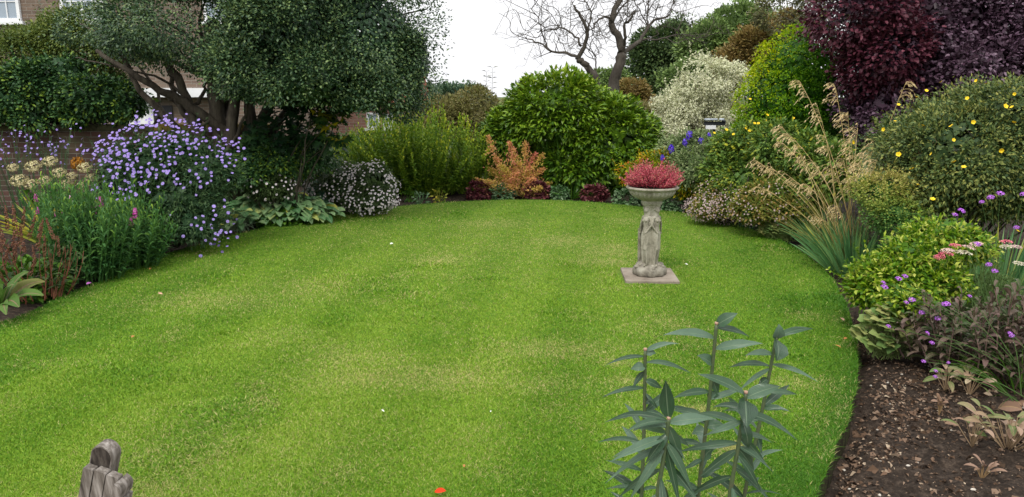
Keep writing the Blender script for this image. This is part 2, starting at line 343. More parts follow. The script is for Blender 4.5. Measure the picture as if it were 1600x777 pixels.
def herb(g, B, T, nl, L, W, v=None, droop=.3, start=.15, el=25, nseg=2, topsize=.5, bend=.08, sr=.004, gs=None, sv=.5, prof=None, tipv=None, wave=0, fold=.15):
    """upright leafy stems from B to T"""
    n = len(B); H = np.linalg.norm(T - B, axis=1); Pc = (B + T) / 2 + rng.normal(size=(n, 3)) * (bend * H)[:, None] * [1, 1, .2]
    (gs or g).blades(B, Pc, T, sr, sr * .5, sv)
    t = np.tile(np.linspace(start, 1, nl), (n, 1)) + rng.uniform(-.3, .3, (n, nl)) / nl; t = np.clip(t, 0, 1)[..., None]
    C = (1 - t) ** 2 * B[:, None] + 2 * t * (1 - t) * Pc[:, None] + t ** 2 * T[:, None]
    az = np.arange(nl)[None] * 2.399 + rng.uniform(0, 6.28, (n, 1)) + rng.normal(size=(n, nl)) * .3
    e = R(el) + R(35) * t[..., 0] ** 3 + rng.normal(size=(n, nl)) * .15
    D = np.stack([np.cos(az) * np.cos(e), np.sin(az) * np.cos(e), np.sin(e)], -1)
    Ls = (L * (1 - (1 - topsize) * t[..., 0]) * rng.uniform(.75, 1.2, (n, nl)))[..., None]
    P0 = C.reshape(-1, 3); D = D.reshape(-1, 3); Ls = Ls.reshape(-1, 1)
    vv = rng.random(len(P0)) * .7 if v is None else np.full(len(P0), v)
    if tipv is not None: vv = vv + tipv * t.reshape(-1) ** 4
    g.ribbon(P0, P0 + D * Ls * .55 + UP * Ls * .08, P0 + D * Ls * .95 - UP * Ls * droop, nrm(UP + rng.normal(size=P0.shape) * .25 - D * .2), W * Ls[:, 0] / L, np.clip(vv, 0, 1), nseg, prof, fold, wave=wave)
def flowers(parent, mesh, P, Nn, sc, name='flower', mx=100, mat=None, stuffname=None, keyp=None):
    """flower heads as parts of their own: the mx nearest ones, the rest as one part"""
    n = len(P); order = np.argsort(P[:, 1]) if keyp is None else keyp
    off = np.array(parent.location)
    for i, k in enumerate(order[:mx]):
        o = bpy.data.objects.new(name, mesh); COL.objects.link(o); o.parent = parent; o.location = P[k] - off
        q = Vector(Nn[k]).to_track_quat('Z', 'Y').to_euler(); o.rotation_euler = q; s_ = sc[k] if np.ndim(sc) else sc * rng.uniform(.8, 1.15); o.scale = (s_, s_, s_)
    if n > mx:
        mv = np.zeros(len(mesh.vertices) * 3); mesh.vertices.foreach_get('co', mv); mv = mv.reshape(-1, 3)
        faces = [list(p.vertices) for p in mesh.polygons]; mi = [p.material_index for p in mesh.polygons]
        g = Geo()
        Q = np.array([f for f in faces if len(f) == 4]).reshape(-1, 4); T = np.array([f for f in faces if len(f) == 3]).reshape(-1, 3)
        mQ = np.array([m_ for f, m_ in zip(faces, mi) if len(f) == 4]); mT = np.array([m_ for f, m_ in zip(faces, mi) if len(f) == 3])
        for k in order[mx:]:
            rot = np.array(Vector(Nn[k]).to_track_quat('Z', 'Y').to_matrix()); s_ = sc[k] if np.ndim(sc) else sc * rng.uniform(.8, 1.15)
            g.add(mv @ rot.T * s_ + P[k], Q if len(Q) else None, T if len(T) else None)
            if len(Q): g.mq[-1] = mQ
            if len(T): g.mt[-1] = mT
        o = g.build(stuffname or name + 's', list(mesh.materials), parent); o['kind'] = 'stuff'
def daisy(name, r, npet, mp, mc, cup=.1, cr=.28, wid=1.0):
    g = Geo(); a = np.arange(npet) * 2 * math.pi / npet; D = np.stack([np.cos(a), np.sin(a), np.full(npet, cup)], 1); D = nrm(D)
    g.leaf5(D * r * .15, D, np.tile(UP, (npet, 1)), r * .85, r * 2 * math.pi / npet * 1.05 * wid, rng.random(npet), 0, .0)
    g.lathe([(.001, r * .16), (cr * r * .7, r * .14), (cr * r, .02 * r)], (0, 0, 0), 7, m=1); return g.mesh(name, [mp, mc])
def headmesh(name, mat, n, rx, rz, pl, pw, shape='dome', z0=0):
    g = Geo(); d = rdir(n)
    if shape == 'dome': d[:, 2] = np.abs(d[:, 2]); P = d * [rx, rx, rz]
    elif shape == 'ball': P = d * [rx, rx, rz] * rng.uniform(.75, 1, n)[:, None]
    elif shape == 'spike':
        z = rng.random(n); a = rng.uniform(0, 6.28, n); rr = rx * (1 - .65 * z) * rng.uniform(.7, 1, n); P = np.stack([rr * np.cos(a), rr * np.sin(a), z * rz], 1); d = nrm(np.stack([np.cos(a), np.sin(a), np.full(n, .35)], 1))
    elif shape == 'flat':
        a = rng.uniform(0, 6.28, n); rr = rx * np.sqrt(rng.random(n)); P = np.stack([rr * np.cos(a), rr * np.sin(a), rz * (1 - (rr / rx) ** 2) + rng.normal(size=n) * rz * .15], 1); d = nrm(rdir(n) * .5 + UP)
    N = nrm(d + rdir(n) * .5); A = nrm(np.cross(N, rdir(n))); g.leaf4(P + [0, 0, z0] - A * pl / 2, A, N, pl * rng.uniform(.7, 1.2, n), pw, rng.random(n)); return g.mesh(name, mat)

# ================================================================== SETTING
edge_px = [(0, 510), (60, 482), (120, 455), (190, 425), (240, 402), (300, 385), (360, 368), (450, 347), (540, 331), (620, 322), (700, 315), (800, 311), (900, 313), (980, 320), (1060, 330), (1130, 345), (1190, 362), (1250, 390), (1290, 420), (1320, 465), (1338, 520), (1341, 580), (1332, 640), (1312, 690), (1288, 740), (1272, 777)]
lawn = [G(*p)[:2] for p in edge_px] + [np.array([1.12, 2.45])]
lawn = [np.array([-5.3, 2.45]), np.array([-4.9, 3.7])] + lawn
def smooth_poly(p, it=2):
    p = [np.array(q) for q in p]
    for _ in range(it):
        q = [p[0]]
        for a, b in zip(p[:-1], p[1:]): q += [a * .75 + b * .25, a * .25 + b * .75]
        q.append(p[-1]); p = q
    return np.array(p)
lawn = smooth_poly(lawn)
lawn[2:-1] += rng.normal(size=(len(lawn) - 3, 2)) * .006
def inside(x, y, poly):
    c = np.zeros(x.shape, bool); n = len(poly)
    for i in range(n):
        x1, y1 = poly[i]; x2, y2 = poly[i - 1]
        k = ((y1 > y) != (y2 > y)); xx = (x2 - x1) * (y - y1) / ((y2 - y1) if y2 != y1 else 1e-9) + x1; c ^= k & (x < xx)
    return c
def edgedist(x, y, poly):
    d = np.full(x.shape, 1e9)
    for a, b in zip(poly[:-1], poly[1:]):
        ab = b - a; t = np.clip(((x - a[0]) * ab[0] + (y - a[1]) * ab[1]) / max(ab @ ab, 1e-9), 0, 1)
        d = np.minimum(d, np.hypot(x - a[0] - t * ab[0], y - a[1] - t * ab[1]))
    return d
m_ground = solid('rough_grass', [(.03, .045, .015), (.06, .08, .025), (.09, .1, .04)], .8, .95, .1)
g = Geo(); g.add([[-600, -300, -.2], [600, -300, -.2], [600, 1200, -.2], [-600, 1200, -.2]], [[0, 1, 2, 3]])
tag(g.build('ground', m_ground), kind='structure')
# terrace under the viewer
m_pave = solid('paving', [(.16, .14, .11), (.27, .24, .2), (.33, .3, .26)], 3, .85, .3, .4, 50)
g = Geo()
for i in range(-9, 10):
    for j in range(0, 7):
        g.box((i * .6 + .004, 2.43 - (j + 1) * .6 + .004, -.06), ((i + 1) * .6 - .004, 2.43 - j * .6 - .004, -.012), v=rng.random())
tag(g.build('terrace', m_pave), kind='structure')
# soil of the borders: finely broken near the viewer
m_soil, t_, p_, o_ = newmat('soil'); ln_ = t_.links.new
gg = t_.nodes.new('ShaderNodeNewGeometry'); n1 = t_.nodes.new('ShaderNodeTexNoise'); n1.inputs['Scale'].default_value = 28; n1.inputs['Detail'].default_value = 8; n1.inputs['Roughness'].default_value = .75; ln_(gg.outputs['Position'], n1.inputs['Vector'])
r1 = rampnode(t_, [((.012, .009, .007), .3), ((.035, .025, .018), .5), ((.075, .055, .04), .62), ((.16, .12, .09), .75)]); ln_(n1.outputs['Fac'], r1.inputs[0]); ln_(r1.outputs[0], p_.inputs['Base Color'])
p_.inputs['Roughness'].default_value = .95; p_.inputs['Specular IOR Level'].default_value = .15
b1 = t_.nodes.new('ShaderNodeBump'); b1.inputs['Strength'].default_value = 1; b1.inputs['Distance'].default_value = .02; ln_(n1.outputs['Fac'], b1.inputs['Height']); ln_(b1.outputs[0], p_.inputs['Normal'])
def soil_z(x, y):
    d = edgedist(x, y, lawn); i = inside(x, y, lawn)
    z = -.075 - .055 * np.clip(1 - (d - .03) / .1, 0, 1) + .11 * np.clip((d - .1) / 1.5, 0, 1) ** 1.0 + (fbm(x, y, 3, 5) - .5) * .05 + (fbm(x, y, 14, 9) - .5) * .05 + (fbm(x, y, 45, 12) - .5) * .022
    return np.where(i, -.14, z)
def sheet(x0, x1, y0, y1, st):
    xs = np.arange(x0, x1 + st / 2, st); ys = np.arange(y0, y1 + st / 2, st); X, Y = np.meshgrid(xs, ys)
    return X, Y
g = Geo()
for (x0, x1, y0, y1, st) in ((1.0, 4.2, 2.4, 5.6, .016), (-9.8, 1.0, 2.4, 5.6, .08), (4.2, 7.4, 2.4, 5.6, .08), (-9.8, 7.4, 5.6, 14.4, .08)):
    X, Y = sheet(x0, x1, y0, y1, st); Z = soil_z(X, Y); ny, nx = X.shape
    idx = np.arange(nx * ny).reshape(ny, nx); Q = np.stack([idx[:-1, :-1], idx[:-1, 1:], idx[1:, 1:], idx[1:, :-1]], -1).reshape(-1, 4)
    cxx = X.ravel()[Q].mean(1); cyy = Y.ravel()[Q].mean(1); far = ~inside(cxx, cyy, lawn) | (edgedist(cxx, cyy, lawn) < .15)
    g.add(np.stack([X, Y, Z], -1).reshape(-1, 3), Q[far])
tag(g.build('soil', m_soil, smooth=True), kind='structure')
# lawn slab with its cut edge
def lawncolor(t, ln):
    gp = t.nodes.new('ShaderNodeNewGeometry'); return gp
m_turf = solid('turf', [(.06, .12, .012), (.1, .17, .02), (.15, .19, .03)], 12, .95, .1, .6, 120)
m_cut = solid('turf_cut', [(.012, .009, .006), (.03, .025, .014), (.05, .06, .02)], 22, .95, .1, .9, 60)
g = Geo(); n = len(lawn); top = np.c_[lawn, np.full(n, -.004)]; bot = np.c_[lawn, np.full(n, -.165)]
bmm = bmesh.new(); vs = [bmm.verts.new(p) for p in top]; vb = [bmm.verts.new(p) for p in bot]
f = bmm.faces.new(vs[::-1]); f.normal_update()
if f.normal.z < 0: f.normal_flip()
for i in range(n - 1):
    q = bmm.faces.new([vs[i], vs[i + 1], vb[i + 1], vb[i]]); q.material_index = 1
me = bpy.data.meshes.new('lawn'); bmm.to_mesh(me); me.materials.append(m_turf); me.materials.append(m_cut)
lo = bpy.data.objects.new('lawn', me); COL.objects.link(lo); tag(lo, kind='structure')

# grass blades
def dryness(x, y):
    w = np.clip((fbm(x * .8, y * .8, .9, 21) - .5) * 2.2, 0, 1) * .32 + np.clip((fbm(x, y, 3.1, 33) - .55) * 3, 0, 1) * .3
    for px, py, rx, ry, a in DRY:
        c = G(px, py); k = np.exp(-(((x - c[0]) / rx) ** 2 + ((y - c[1]) / ry) ** 2)); w = np.maximum(w, a * k * (.55 + .9 * fbm(x, y, 5, 41)))
    return w
DRY = [(765, 350, .55, .35, .8), (690, 405, .35, .25, .7), (880, 376, .4, .35, .85), (950, 392, .35, .4, .9), (945, 408, .35, .2, .8), (730, 368, .4, .2, .5), (975, 345, .2, .25, .8), (640, 590, .7, .22, .5), (560, 560, .4, .15, .4), (840, 600, .35, .16, .35),
       (860, 545, .5, .2, .45), (1150, 700, .08, .06, .95), (1090, 640, .1, .07, .8), (960, 566, .12, .08, .7), (985, 595, .12, .07, .7), (340, 470, .7, .35, .4), (1040, 500, .2, .2, .45), (1245, 600, .25, .15, .35), (480, 450, .5, .5, .35)]
def grass_points(n, far=13):
    out = []
    while sum(map(len, out)) < n:
        m = n; u = rng.random(m); y = 1 / (1 / 2.46 + u * (1 / far - 1 / 2.46)); x = rng.uniform(-.75, .75, m) * (y + .35)
        ok = inside(x, y, lawn); k = (rng.random(m) < 1); out.append(np.c_[x, y][ok & k])
    return np.concatenate(out)[:n]
p = grass_points(1000000); slab_c = G(1014, 432)[:2]
p = p[(np.abs(p[:, 0] - slab_c[0]) > .275) | (np.abs(p[:, 1] - slab_c[1]) > .275)]
ed = edgedist(p[:, 0], p[:, 1], lawn); x, y = p[:, 0], p[:, 1]; n = len(p)
wet = dryness(x, y); clump = fbm(x, y, 7, 60); coarse = np.clip((fbm(x, y, 1.6, 77) - .6) * 6, 0, 1)
H = (.010 + .006 * clump + .008 * coarse) * rng.uniform(.6, 1.35, n) * (1 - .35 * np.clip(wet, 0, 1)); H += (ed < .04) * rng.uniform(0, .016, n)
Wd = (.0015 + .0005 * y) * rng.uniform(.7, 1.4, n) * (1 + .5 * coarse)
# direction the mower laid the blades: bands along the garden
ang = .12; s_ = x * math.cos(ang) - y * math.sin(ang); band = np.sin(s_ * 2 * math.pi / .84)
lean = np.stack([rng.normal(size=n) * .55, rng.normal(size=n) * .55 + .075 * band], 1) * H[:, None] * 1.3
a = rng.uniform(0, math.pi, n); S = np.stack([np.cos(a), np.sin(a), np.zeros(n)], 1)
B = np.c_[x, y, np.full(n, -.006)]; Mi = B + np.c_[lean * .35, H * .6]; Tp = B + np.c_[lean, H]
V = np.stack([B - S * Wd[:, None] * .5, B + S * Wd[:, None] * .5, Mi + S * Wd[:, None] * .42, Mi - S * Wd[:, None] * .42, Tp], 1)
b = (np.arange(n) * 5)[:, None]
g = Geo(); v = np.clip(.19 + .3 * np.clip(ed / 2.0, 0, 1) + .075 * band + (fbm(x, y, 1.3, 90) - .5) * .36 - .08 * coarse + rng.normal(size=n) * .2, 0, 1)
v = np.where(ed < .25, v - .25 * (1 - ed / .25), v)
strawb = (rng.random(n) < (.02 + wet * 1.0)).astype(float) * rng.uniform(.5, 1, n)
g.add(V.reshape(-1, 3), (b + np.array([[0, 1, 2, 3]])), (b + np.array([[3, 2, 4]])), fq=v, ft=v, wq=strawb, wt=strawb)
m_grass, t_, p_, o_ = newmat('grass_blade'); ln_ = t_.links.new
av = t_.nodes.new('ShaderNodeAttribute'); av.attribute_name = 'v'; aw = t_.nodes.new('ShaderNodeAttribute'); aw.attribute_name = 'w'
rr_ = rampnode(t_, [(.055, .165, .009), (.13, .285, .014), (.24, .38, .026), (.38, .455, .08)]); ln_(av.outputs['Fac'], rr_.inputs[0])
mx_ = t_.nodes.new('ShaderNodeMix'); mx_.data_type = 'RGBA'; ln_(aw.outputs['Fac'], mx_.inputs['Factor']); ln_(rr_.outputs[0], mx_.inputs['A']); mx_.inputs['B'].default_value = (.54, .46, .2, 1)
ln_(mx_.outputs['Result'], p_.inputs['Base Color']); p_.inputs['Roughness'].default_value = .6; p_.inputs['Specular IOR Level'].default_value = .25
tl_ = t_.nodes.new('ShaderNodeBsdfTranslucent'); ln_(mx_.outputs['Result'], tl_.inputs[0]); ms_ = t_.nodes.new('ShaderNodeMixShader'); ms_.inputs[0].default_value = .25
ln_(p_.outputs[0], ms_.inputs[1]); ln_(tl_.outputs[0], ms_.inputs[2]); ln_(ms_.outputs[0], o_.inputs[0])
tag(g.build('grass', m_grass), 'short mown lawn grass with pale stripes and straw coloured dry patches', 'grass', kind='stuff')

# leaf litter, wood chips and small stones on the near border
n = 42000; x = rng.uniform(1.2, 4.4, n); y = rng.uniform(2.4, 5.6, n) ; ok = ~inside(x, y, lawn) & (edgedist(x, y, lawn) > .02); ok &= (fbm(x, y, 2.2, 55) + rng.random(n) * .25 > .62) | (rng.random(n) < .22)
x, y = x[ok], y[ok]; n = len(x); g = Geo(); z = soil_z(x, y) + .004
a = rng.uniform(0, 6.28, n); D = nrm(np.c_[np.cos(a), np.sin(a), rng.normal(size=n) * .3]); N = nrm(UP + rng.normal(size=(n, 3)) * .45)
Ls = rng.lognormal(-4.1, .55, n).clip(.005, .055); g.leaf5(np.c_[x, y, z] - D * Ls[:, None] / 2, D, N, Ls, Ls * rng.uniform(.3, .8, n), rng.random(n), .25, .2)
m_lit = leafmat('litter', [((.026, .02, .016), 0), ((.07, .048, .034), .35), ((.13, .09, .066), .6), ((.2, .15, .115), .88), ((.36, .3, .23), 1)], rough=.85, spec=.15, tr=.05, namp=.1)
n2 = 9000; x = rng.uniform(-9, 6, n2); y = rng.uniform(4.5, 14, n2); d_ = edgedist(x, y, lawn); ok = ~inside(x, y, lawn) & (d_ < 1.2) & (d_ > .03); x, y = x[ok], y[ok]; n2 = len(x)
a = rng.uniform(0, 6.28, n2); D = nrm(np.c_[np.cos(a), np.sin(a), rng.normal(size=n2) * .3]); N = nrm(UP + rng.normal(size=(n2, 3)) * .4); Ls = rng.uniform(.015, .045, n2)
g.leaf5(np.c_[x, y, soil_z(x, y) + .006], D, N, Ls, Ls * .5, rng.random(n2) * .6, .25, .2)
tag(g.build('fallen_leaves', m_lit), 'brown leaf litter and bark chips spread over the dark soil', 'leaf litter', kind='stuff')
m_peb = solid('flint', [(.2, .17, .14), (.38, .34, .28), (.6, .57, .5)], 20, .7, .3)
g = Geo()
for _ in range(120):
    x, y = rng.uniform(1.25, 3.4), rng.uniform(2.5, 5.2)
    if inside(np.array([x]), np.array([y]), lawn)[0] or edgedist(np.array([x]), np.array([y]), lawn)[0] < .03: continue
    r = rng.uniform(.003, .011); g.ball((x, y, float(soil_z(np.array([x]), np.array([y]))[0]) + r * .3), (r * rng.uniform(.8, 1.6), r, r * .6), seg=6, ring=4)
tag(g.build('pebbles', m_peb), 'small pale stones scattered in the dark border soil', 'pebbles', kind='stuff')

# ------------------------------------------------------------------ buildings and walls
m_wallb = brickmat('old_brick', (.10, .055, .042), (.055, .036, .03), (.15, .14, .11), (.075, .075, .038))
m_coping = solid('coping', [(.03, .03, .02), (.07, .07, .035), (.12, .12, .05)], 6, .95, .1, .8, 30)
m_gold = solid('mossy_coping', [(.1, .075, .02), (.2, .15, .04)], 6, .95, .1, .8, 30)
w = thing('garden_wall', 'old dark brick garden wall with mossy coping behind the purple daisies', 'wall', (-6.5, 10.35, -.07))
g = Geo(); g.box((-14, 10.35, -.07), (-3.3, 10.58, 1.13)); g.build('wall', m_wallb, w)
g = Geo(); g.box((-14, 10.32, 1.132), (-4.95, 10.61, 1.21)); g.box((-4.94, 10.32, 1.132), (-3.28, 10.61, 1.215), m=1)
g.build('coping', [m_coping, m_gold], w)
m_hbrick = brickmat('house_brick', (.19, .135, .1), (.13, .095, .075), (.25, .225, .19), (.13, .11, .085))
m_pink = brickmat('pink_brick', (.4, .2, .15), (.28, .15, .12), (.42, .36, .3), (.3, .2, .15))
m_white = solid('white_paint', [(.68, .69, .7), (.8, .81, .82)], 5, .5, .4)
m_glass, t_, p_, o_ = newmat('window_glass'); p_.inputs['Base Color'].default_value = (.28, .34, .4, 1); p_.inputs['Roughness'].default_value = .12; p_.inputs['Specular IOR Level'].default_value = .8
m_tile = solid('clay_tile', [(.18, .06, .035), (.34, .12, .07), (.4, .2, .14)], 12, .9, .2, .8, 30, (1, 1, 5))
m_dark = solid('dark_boards', [(.02, .02, .025), (.05, .05, .055)], 10, .8, .3, .3, 30, (8, 1, 1))
HY = 17
def wx(px, Y): return PT(px, 150, Y)[0]
def wz(py, Y): return PT(800, py, Y)[2]
def window(par, px0, px1, z0, z1, Y, cols, rows, frame=.07, name='window'):
    x0, x1 = wx(px0, Y), wx(px1, Y); g = Geo(); y0, y1 = Y - .06, Y + .03
    g.box((x0, y0, z0), (x1, y1, z0 + frame)); g.box((x0, y0, z1 - frame), (x1, y1, z1)); g.box((x0, y0, z0 + frame + .001), (x0 + frame, y1, z1 - frame - .001)); g.box((x1 - frame, y0, z0 + frame + .001), (x1, y1, z1 - frame - .001))
    for i in range(1, cols):
        x = x0 + (x1 - x0) * i / cols; wd = .05 if i % 2 == 0 else .02; g.box((x - wd / 2, y0 + .01, z0 + frame + .001), (x + wd / 2, y1 - .005, z1 - frame - .001))
    for j in range(1, rows):
        z = z0 + (z1 - z0) * j / rows; g.box((x0 + frame + .001, y0 + .02, z - .011), (x1 - frame - .001, y1 - .012, z + .011))
    g.box((x0 - .08, y0 - .07, z0 - .075), (x1 + .08, y1, z0 - .003))
    wnd = g.build(name, m_white, par); g = Geo(); g.box((x0 + .02, Y - .02, z0 + .02), (x1 - .02, Y - .01, z1 - .02)); g.build('pane', m_glass, wnd)
    return wnd
h = thing('brick_house', 'brown brick house with white framed windows behind the big evergreen tree', 'house', (-10, HY, -.07))
g = Geo(); g.box((-19, HY, -.07), (wx(455, HY), HY + 7, 6.2)); g.build('wall', m_hbrick, h)
window(h, -110, 50, wz(34, HY), 4.9, HY, 8, 4); window(h, 112, 178, wz(34, HY), 4.9, HY, 4, 4); window(h, 330, 400, wz(34, HY), 4.9, HY, 4, 4)
g = Geo(); g.box((wx(222, HY), HY - .35, wz(152, HY)), (wx(350, HY), HY - .003, wz(138, HY))); g.build('fascia', m_white, h)
g = Geo(); g.box((wx(240, HY), HY - .04, -.06), (wx(268, HY), HY - .004, wz(165, HY))); g.build('door', m_dark, h)
g = Geo(); g.box((wx(200, HY), HY - .05, -.06), (wx(238, HY), HY - .004, wz(162, HY))); g.build('door_frame', m_white, h)
g = Geo(); x0, x1 = -19.4, wx(455, HY) + .3
g.add([[x0, HY - .4, 6.2], [x1, HY - .4, 6.2], [x1, HY + 3.5, 9], [x0, HY + 3.5, 9], [x0, HY + 7.4, 6.2], [x1, HY + 7.4, 6.2]], [[0, 1, 2, 3], [3, 2, 5, 4]], [[0, 3, 4], [1, 5, 2]]); g.build('roof', m_tile, h)
OY = 20.5
o = thing('outbuilding', 'low pinkish brick outbuilding with red tile roof behind the evergreen crown', 'outbuilding', (-5, OY, -.07))
g = Geo(); g.box((-7.8, OY, -.07), (wx(628, OY), OY + 5, wz(160, OY))); g.build('wall', m_pink, o)
window(o, 572, 592, wz(200, OY), wz(176, OY), OY, 2, 2, .05); window(o, 597, 614, wz(200, OY), wz(178, OY), OY, 2, 2, .05)
g = Geo(); g.box((wx(462, OY), OY - .05, -.06), (wx(506, OY), OY - .004, wz(180, OY))); g.build('door', m_white, o)
g = Geo(); x0, x1 = -8.1, wx(628, OY) + .2; ze = wz(160, OY)
g.add([[x0, OY - .25, ze], [x1, OY - .25, ze], [x1, OY + 2.5, ze + 1.5], [x0, OY + 2.5, ze + 1.5], [x0, OY + 5.3, ze], [x1, OY + 5.3, ze]], [[0, 1, 2, 3], [3, 2, 5, 4]], [[0, 3, 4], [1, 5, 2]]); g.build('roof', m_tile, o)

# ================================================================== TREES BEYOND THE GARDEN
m_far = leafmat('far_foliage', [(.06, .1, .07), (.1, .15, .1), (.14, .18, .11)], namp=.3, nscale=.3, tr=.15)
m_fdark = leafmat('oak_dark', [(.05, .08, .04), (.08, .12, .055), (.13, .17, .075)], namp=.35, nscale=.3, tr=.15)  # this and next two: leaf colours lightened in place of distance haze
m_fmid = leafmat('ash_green', [(.1, .15, .065), (.15, .21, .09), (.22, .29, .12)], namp=.35, nscale=.3, tr=.2)
m_fbrown = leafmat('autumn_foliage', [(.17, .13, .065), (.23, .17, .08), (.2, .19, .085)], namp=.35, nscale=.3, tr=.2)
m_folive = leafmat('olive_foliage', [(.08, .085, .05), (.13, .13, .07), (.18, .18, .09)], namp=.3, nscale=.5, tr=.2)
def tree(label, ells, n, L_, mat, rc, trunk=None, name='tree', group='trees beyond the garden', cat='tree', tr=.2, sparse=False):
    c = np.mean([e[0] for e in ells], axis=0); base = np.array([c[0], c[1], -.07]) if trunk is None else trunk
    t = thing(name, label, cat, base, group); g = Geo(); P, D = cloud(ells, n, rc, back=.15, keep=.3 if sparse else .7); leaves_on(g, P, D, L_, L_ * .62, None, 4, up=.6)
    if not sparse: core(g, ells, L_, .66, 6000)
    g.build('crown', mat, t)
    g = Geo(); tg = [(e[0] + rdir(1)[0] * e[1] * .6 * [1, 1, .5], 1) for e in ells for _ in range(5)]; z1 = c[2] - ells[0][1][2] * .7
    mid = np.array([c[0], c[1], max(z1, .6)]); g.tube([base, (base + mid) / 2 + [.05 * tr, 0, 0], mid], [tr * 1.2, tr, tr * .8], 8)
    limbs(g, mid, tg, tr * .5, tr * .1, nseg=6, sides=5); g.build('trunk', M['bark'], t, True)
    return t
tree('distant dark rounded tree on the skyline beyond the brown hedge', [E(722, 152, 85, 26, 21), E(705, 155, 85, 20, 17)], 5000, .42, m_far, 1.2)
tree('distant pale green tree on the skyline next to the evergreen crown', [E(680, 150, 95, 30, 18), E(655, 152, 95, 25, 17)], 5000, .42, m_far, 1.2)
tree('distant brownish tree below the skyline beside the evergreen crown', [E(690, 165, 60, 22, 14), E(672, 172, 60, 20, 12)], 3500, .3, m_folive, .8)
tree('distant bluish green tree above the brown hedge', [E(742, 168, 70, 28, 18), E(712, 170, 70, 20, 14)], 3500, .35, m_far, 1)
tree('tall dark oak behind the right side of the bare tree', [E(1038, 82, 46, 48, 46), E(1005, 120, 46, 34, 50), E(1062, 55, 47, 30, 30), E(1050, 150, 45, 50, 40)], 34000, .2, m_fdark, .8, tr=.3)
tree('bright mid green tree rising behind the white variegated shrub', [E(1150, 52, 43, 50, 44), E(1108, 78, 42, 46, 44), E(1190, 40, 44, 40, 32), E(1140, 100, 42, 60, 55)], 34000, .22, m_fmid, .9, tr=.3)
tree('brown autumn tree between the green tree and the golden hedge', [E(1190, 78, 36, 48, 36), E(1150, 105, 36, 35, 30), E(1226, 50, 37, 34, 36)], 16000, .17, m_fbrown, .7)
tree('small brown bush tree at the foot of the bare trunk', [E(985, 148, 26, 26, 24), E(1005, 165, 26, 24, 22)], 6000, .1, m_fbrown, .4)
tree('thin olive tree with sky showing through at the top edge', [E(1235, 20, 33, 55, 38), E(1290, 5, 33, 45, 40)], 9000, .13, m_folive, .5, sparse=True)
tree('mid green willowy tree just left of the white variegated shrub', [E(1058, 128, 32, 26, 26), E(1080, 115, 32, 22, 22)], 7000, .13, m_fmid, .5)
tree('low green tree behind the fork of the bare tree', [E(950, 128, 36, 30, 22), E(920, 140, 36, 24, 16)], 6000, .13, m_fmid, .5)
# brown seed heads and hedge behind the border, left of the laurel
m_hedge = leafmat('mixed_hedge', [(.14, .12, .06), (.18, .19, .08), (.25, .22, .12)], namp=.4, nscale=1.2, tr=.2)
shrub('hedge', 'brownish green hedge with seed heads between the yellow green shrub and laurel dome', 'hedge', [E(690, 195, 17, 55, 42, .8), E(745, 185, 17, 45, 50, .8), E(790, 210, 17, 60, 55, .8)], 16000, .07, .035, m_hedge, .22, 4, parts=('foliage', 'stem'), twigs=16)
shrub('hedge', 'dark green boundary hedge filling the gap behind the delphiniums', 'hedge', [E(1010, 215, 16.5, 80, 60, .7), E(1130, 205, 16.5, 80, 50, .7), E(1230, 200, 16.5, 80, 60, .7)], 18000, .07, .035, m_hedge, .25, 4, twigs=16)
shrub('hedge', 'shaded boundary hedge behind the yellow green shrub and pale daisies', 'hedge', [E(560, 240, 15.6, 70, 35, .6), E(650, 235, 15.6, 60, 35, .6), E(470, 262, 13.5, 70, 30, .6)], 14000, .07, .035, m_fdark, .25, 4, twigs=16)
# tall sparse stems over the hedge
m_teasel = leafmat('seedy_stem', [(.07, .06, .035), (.1, .11, .06)], tr=.2)
t = thing('tall_weed', 'thin tall plant with tiered leaves silhouetted above the brown hedge', 'plant', (PT(755, 190, 15)[0], 15, 0))
g = Geo()
for px, py, bx in ((738, 128, 745), (760, 112, 757), (770, 106, 764), (748, 150, 750)):
    a_, b_ = PT(bx, 200, 15), PT(px, py, 15); a_[2] = 0; g.blades(a_[None], ((a_ + b_) / 2)[None], b_[None], .008, .003, nseg=5)
    for f_ in np.linspace(.72, 1, 7): 
        q = a_ + (b_ - a_) * f_
        for s_ in (-1, 1):
            d = np.array([[s_, rng.normal() * .3, .3]]); g.leaf5(q[None], nrm(d), nrm(UP[None] + rng.normal(size=(1, 3)) * .3), .12 * rng.uniform(.6, 1.2), .045, rng.random(1))
g.build('leafy_stem', m_teasel, t)
# tree in the background on the right with bare limbs
BY = 15.5
bt = thing('bare_tree', 'leafless tree with two crooked main limbs behind the laurel dome', 'tree', (PT(955, 200, BY)[0], BY, -.07))
def pl(pts, Y=BY, dz=0): return [PT(a, b, Y + c) for a, b, c in pts]
def smooth_line(P, k=4):
    P = np.array(P)
    for _ in range(2):
        Q = [P[0]]
        for a, b in zip(P[:-1], P[1:]): Q += [a * .75 + b * .25, a * .25 + b * .75]
        Q.append(P[-1]); P = np.array(Q)
    return P
gt = Geo(); gl = Geo(); gtw = Geo()
def twigs_from(P, r, depth, g, ln):
    for _ in range(rng.integers(2, 4) if depth > 0 else 0):
        i = rng.integers(len(P) // 3, len(P)); a = P[i]; d = nrm(P[min(i + 1, len(P) - 1)] - P[max(i - 1, 0)] + 1e-9)
        d = nrm(d * .6 + rdir(1)[0] * .9 + UP * .25); L_ = ln * rng.uniform(.5, 1.2); k = rng.normal(size=3) * L_ * .16
        Q = smooth_line([a, a + d * L_ * .35 + k, a + d * L_ * .7 - k * .5, a + d * L_]); g.tube(Q, np.linspace(r, r * .4, len(Q)), 4, cap=False, rough=.1)
        twigs_from(Q, max(r * .55, .0035), depth - 1, g, ln * .62)
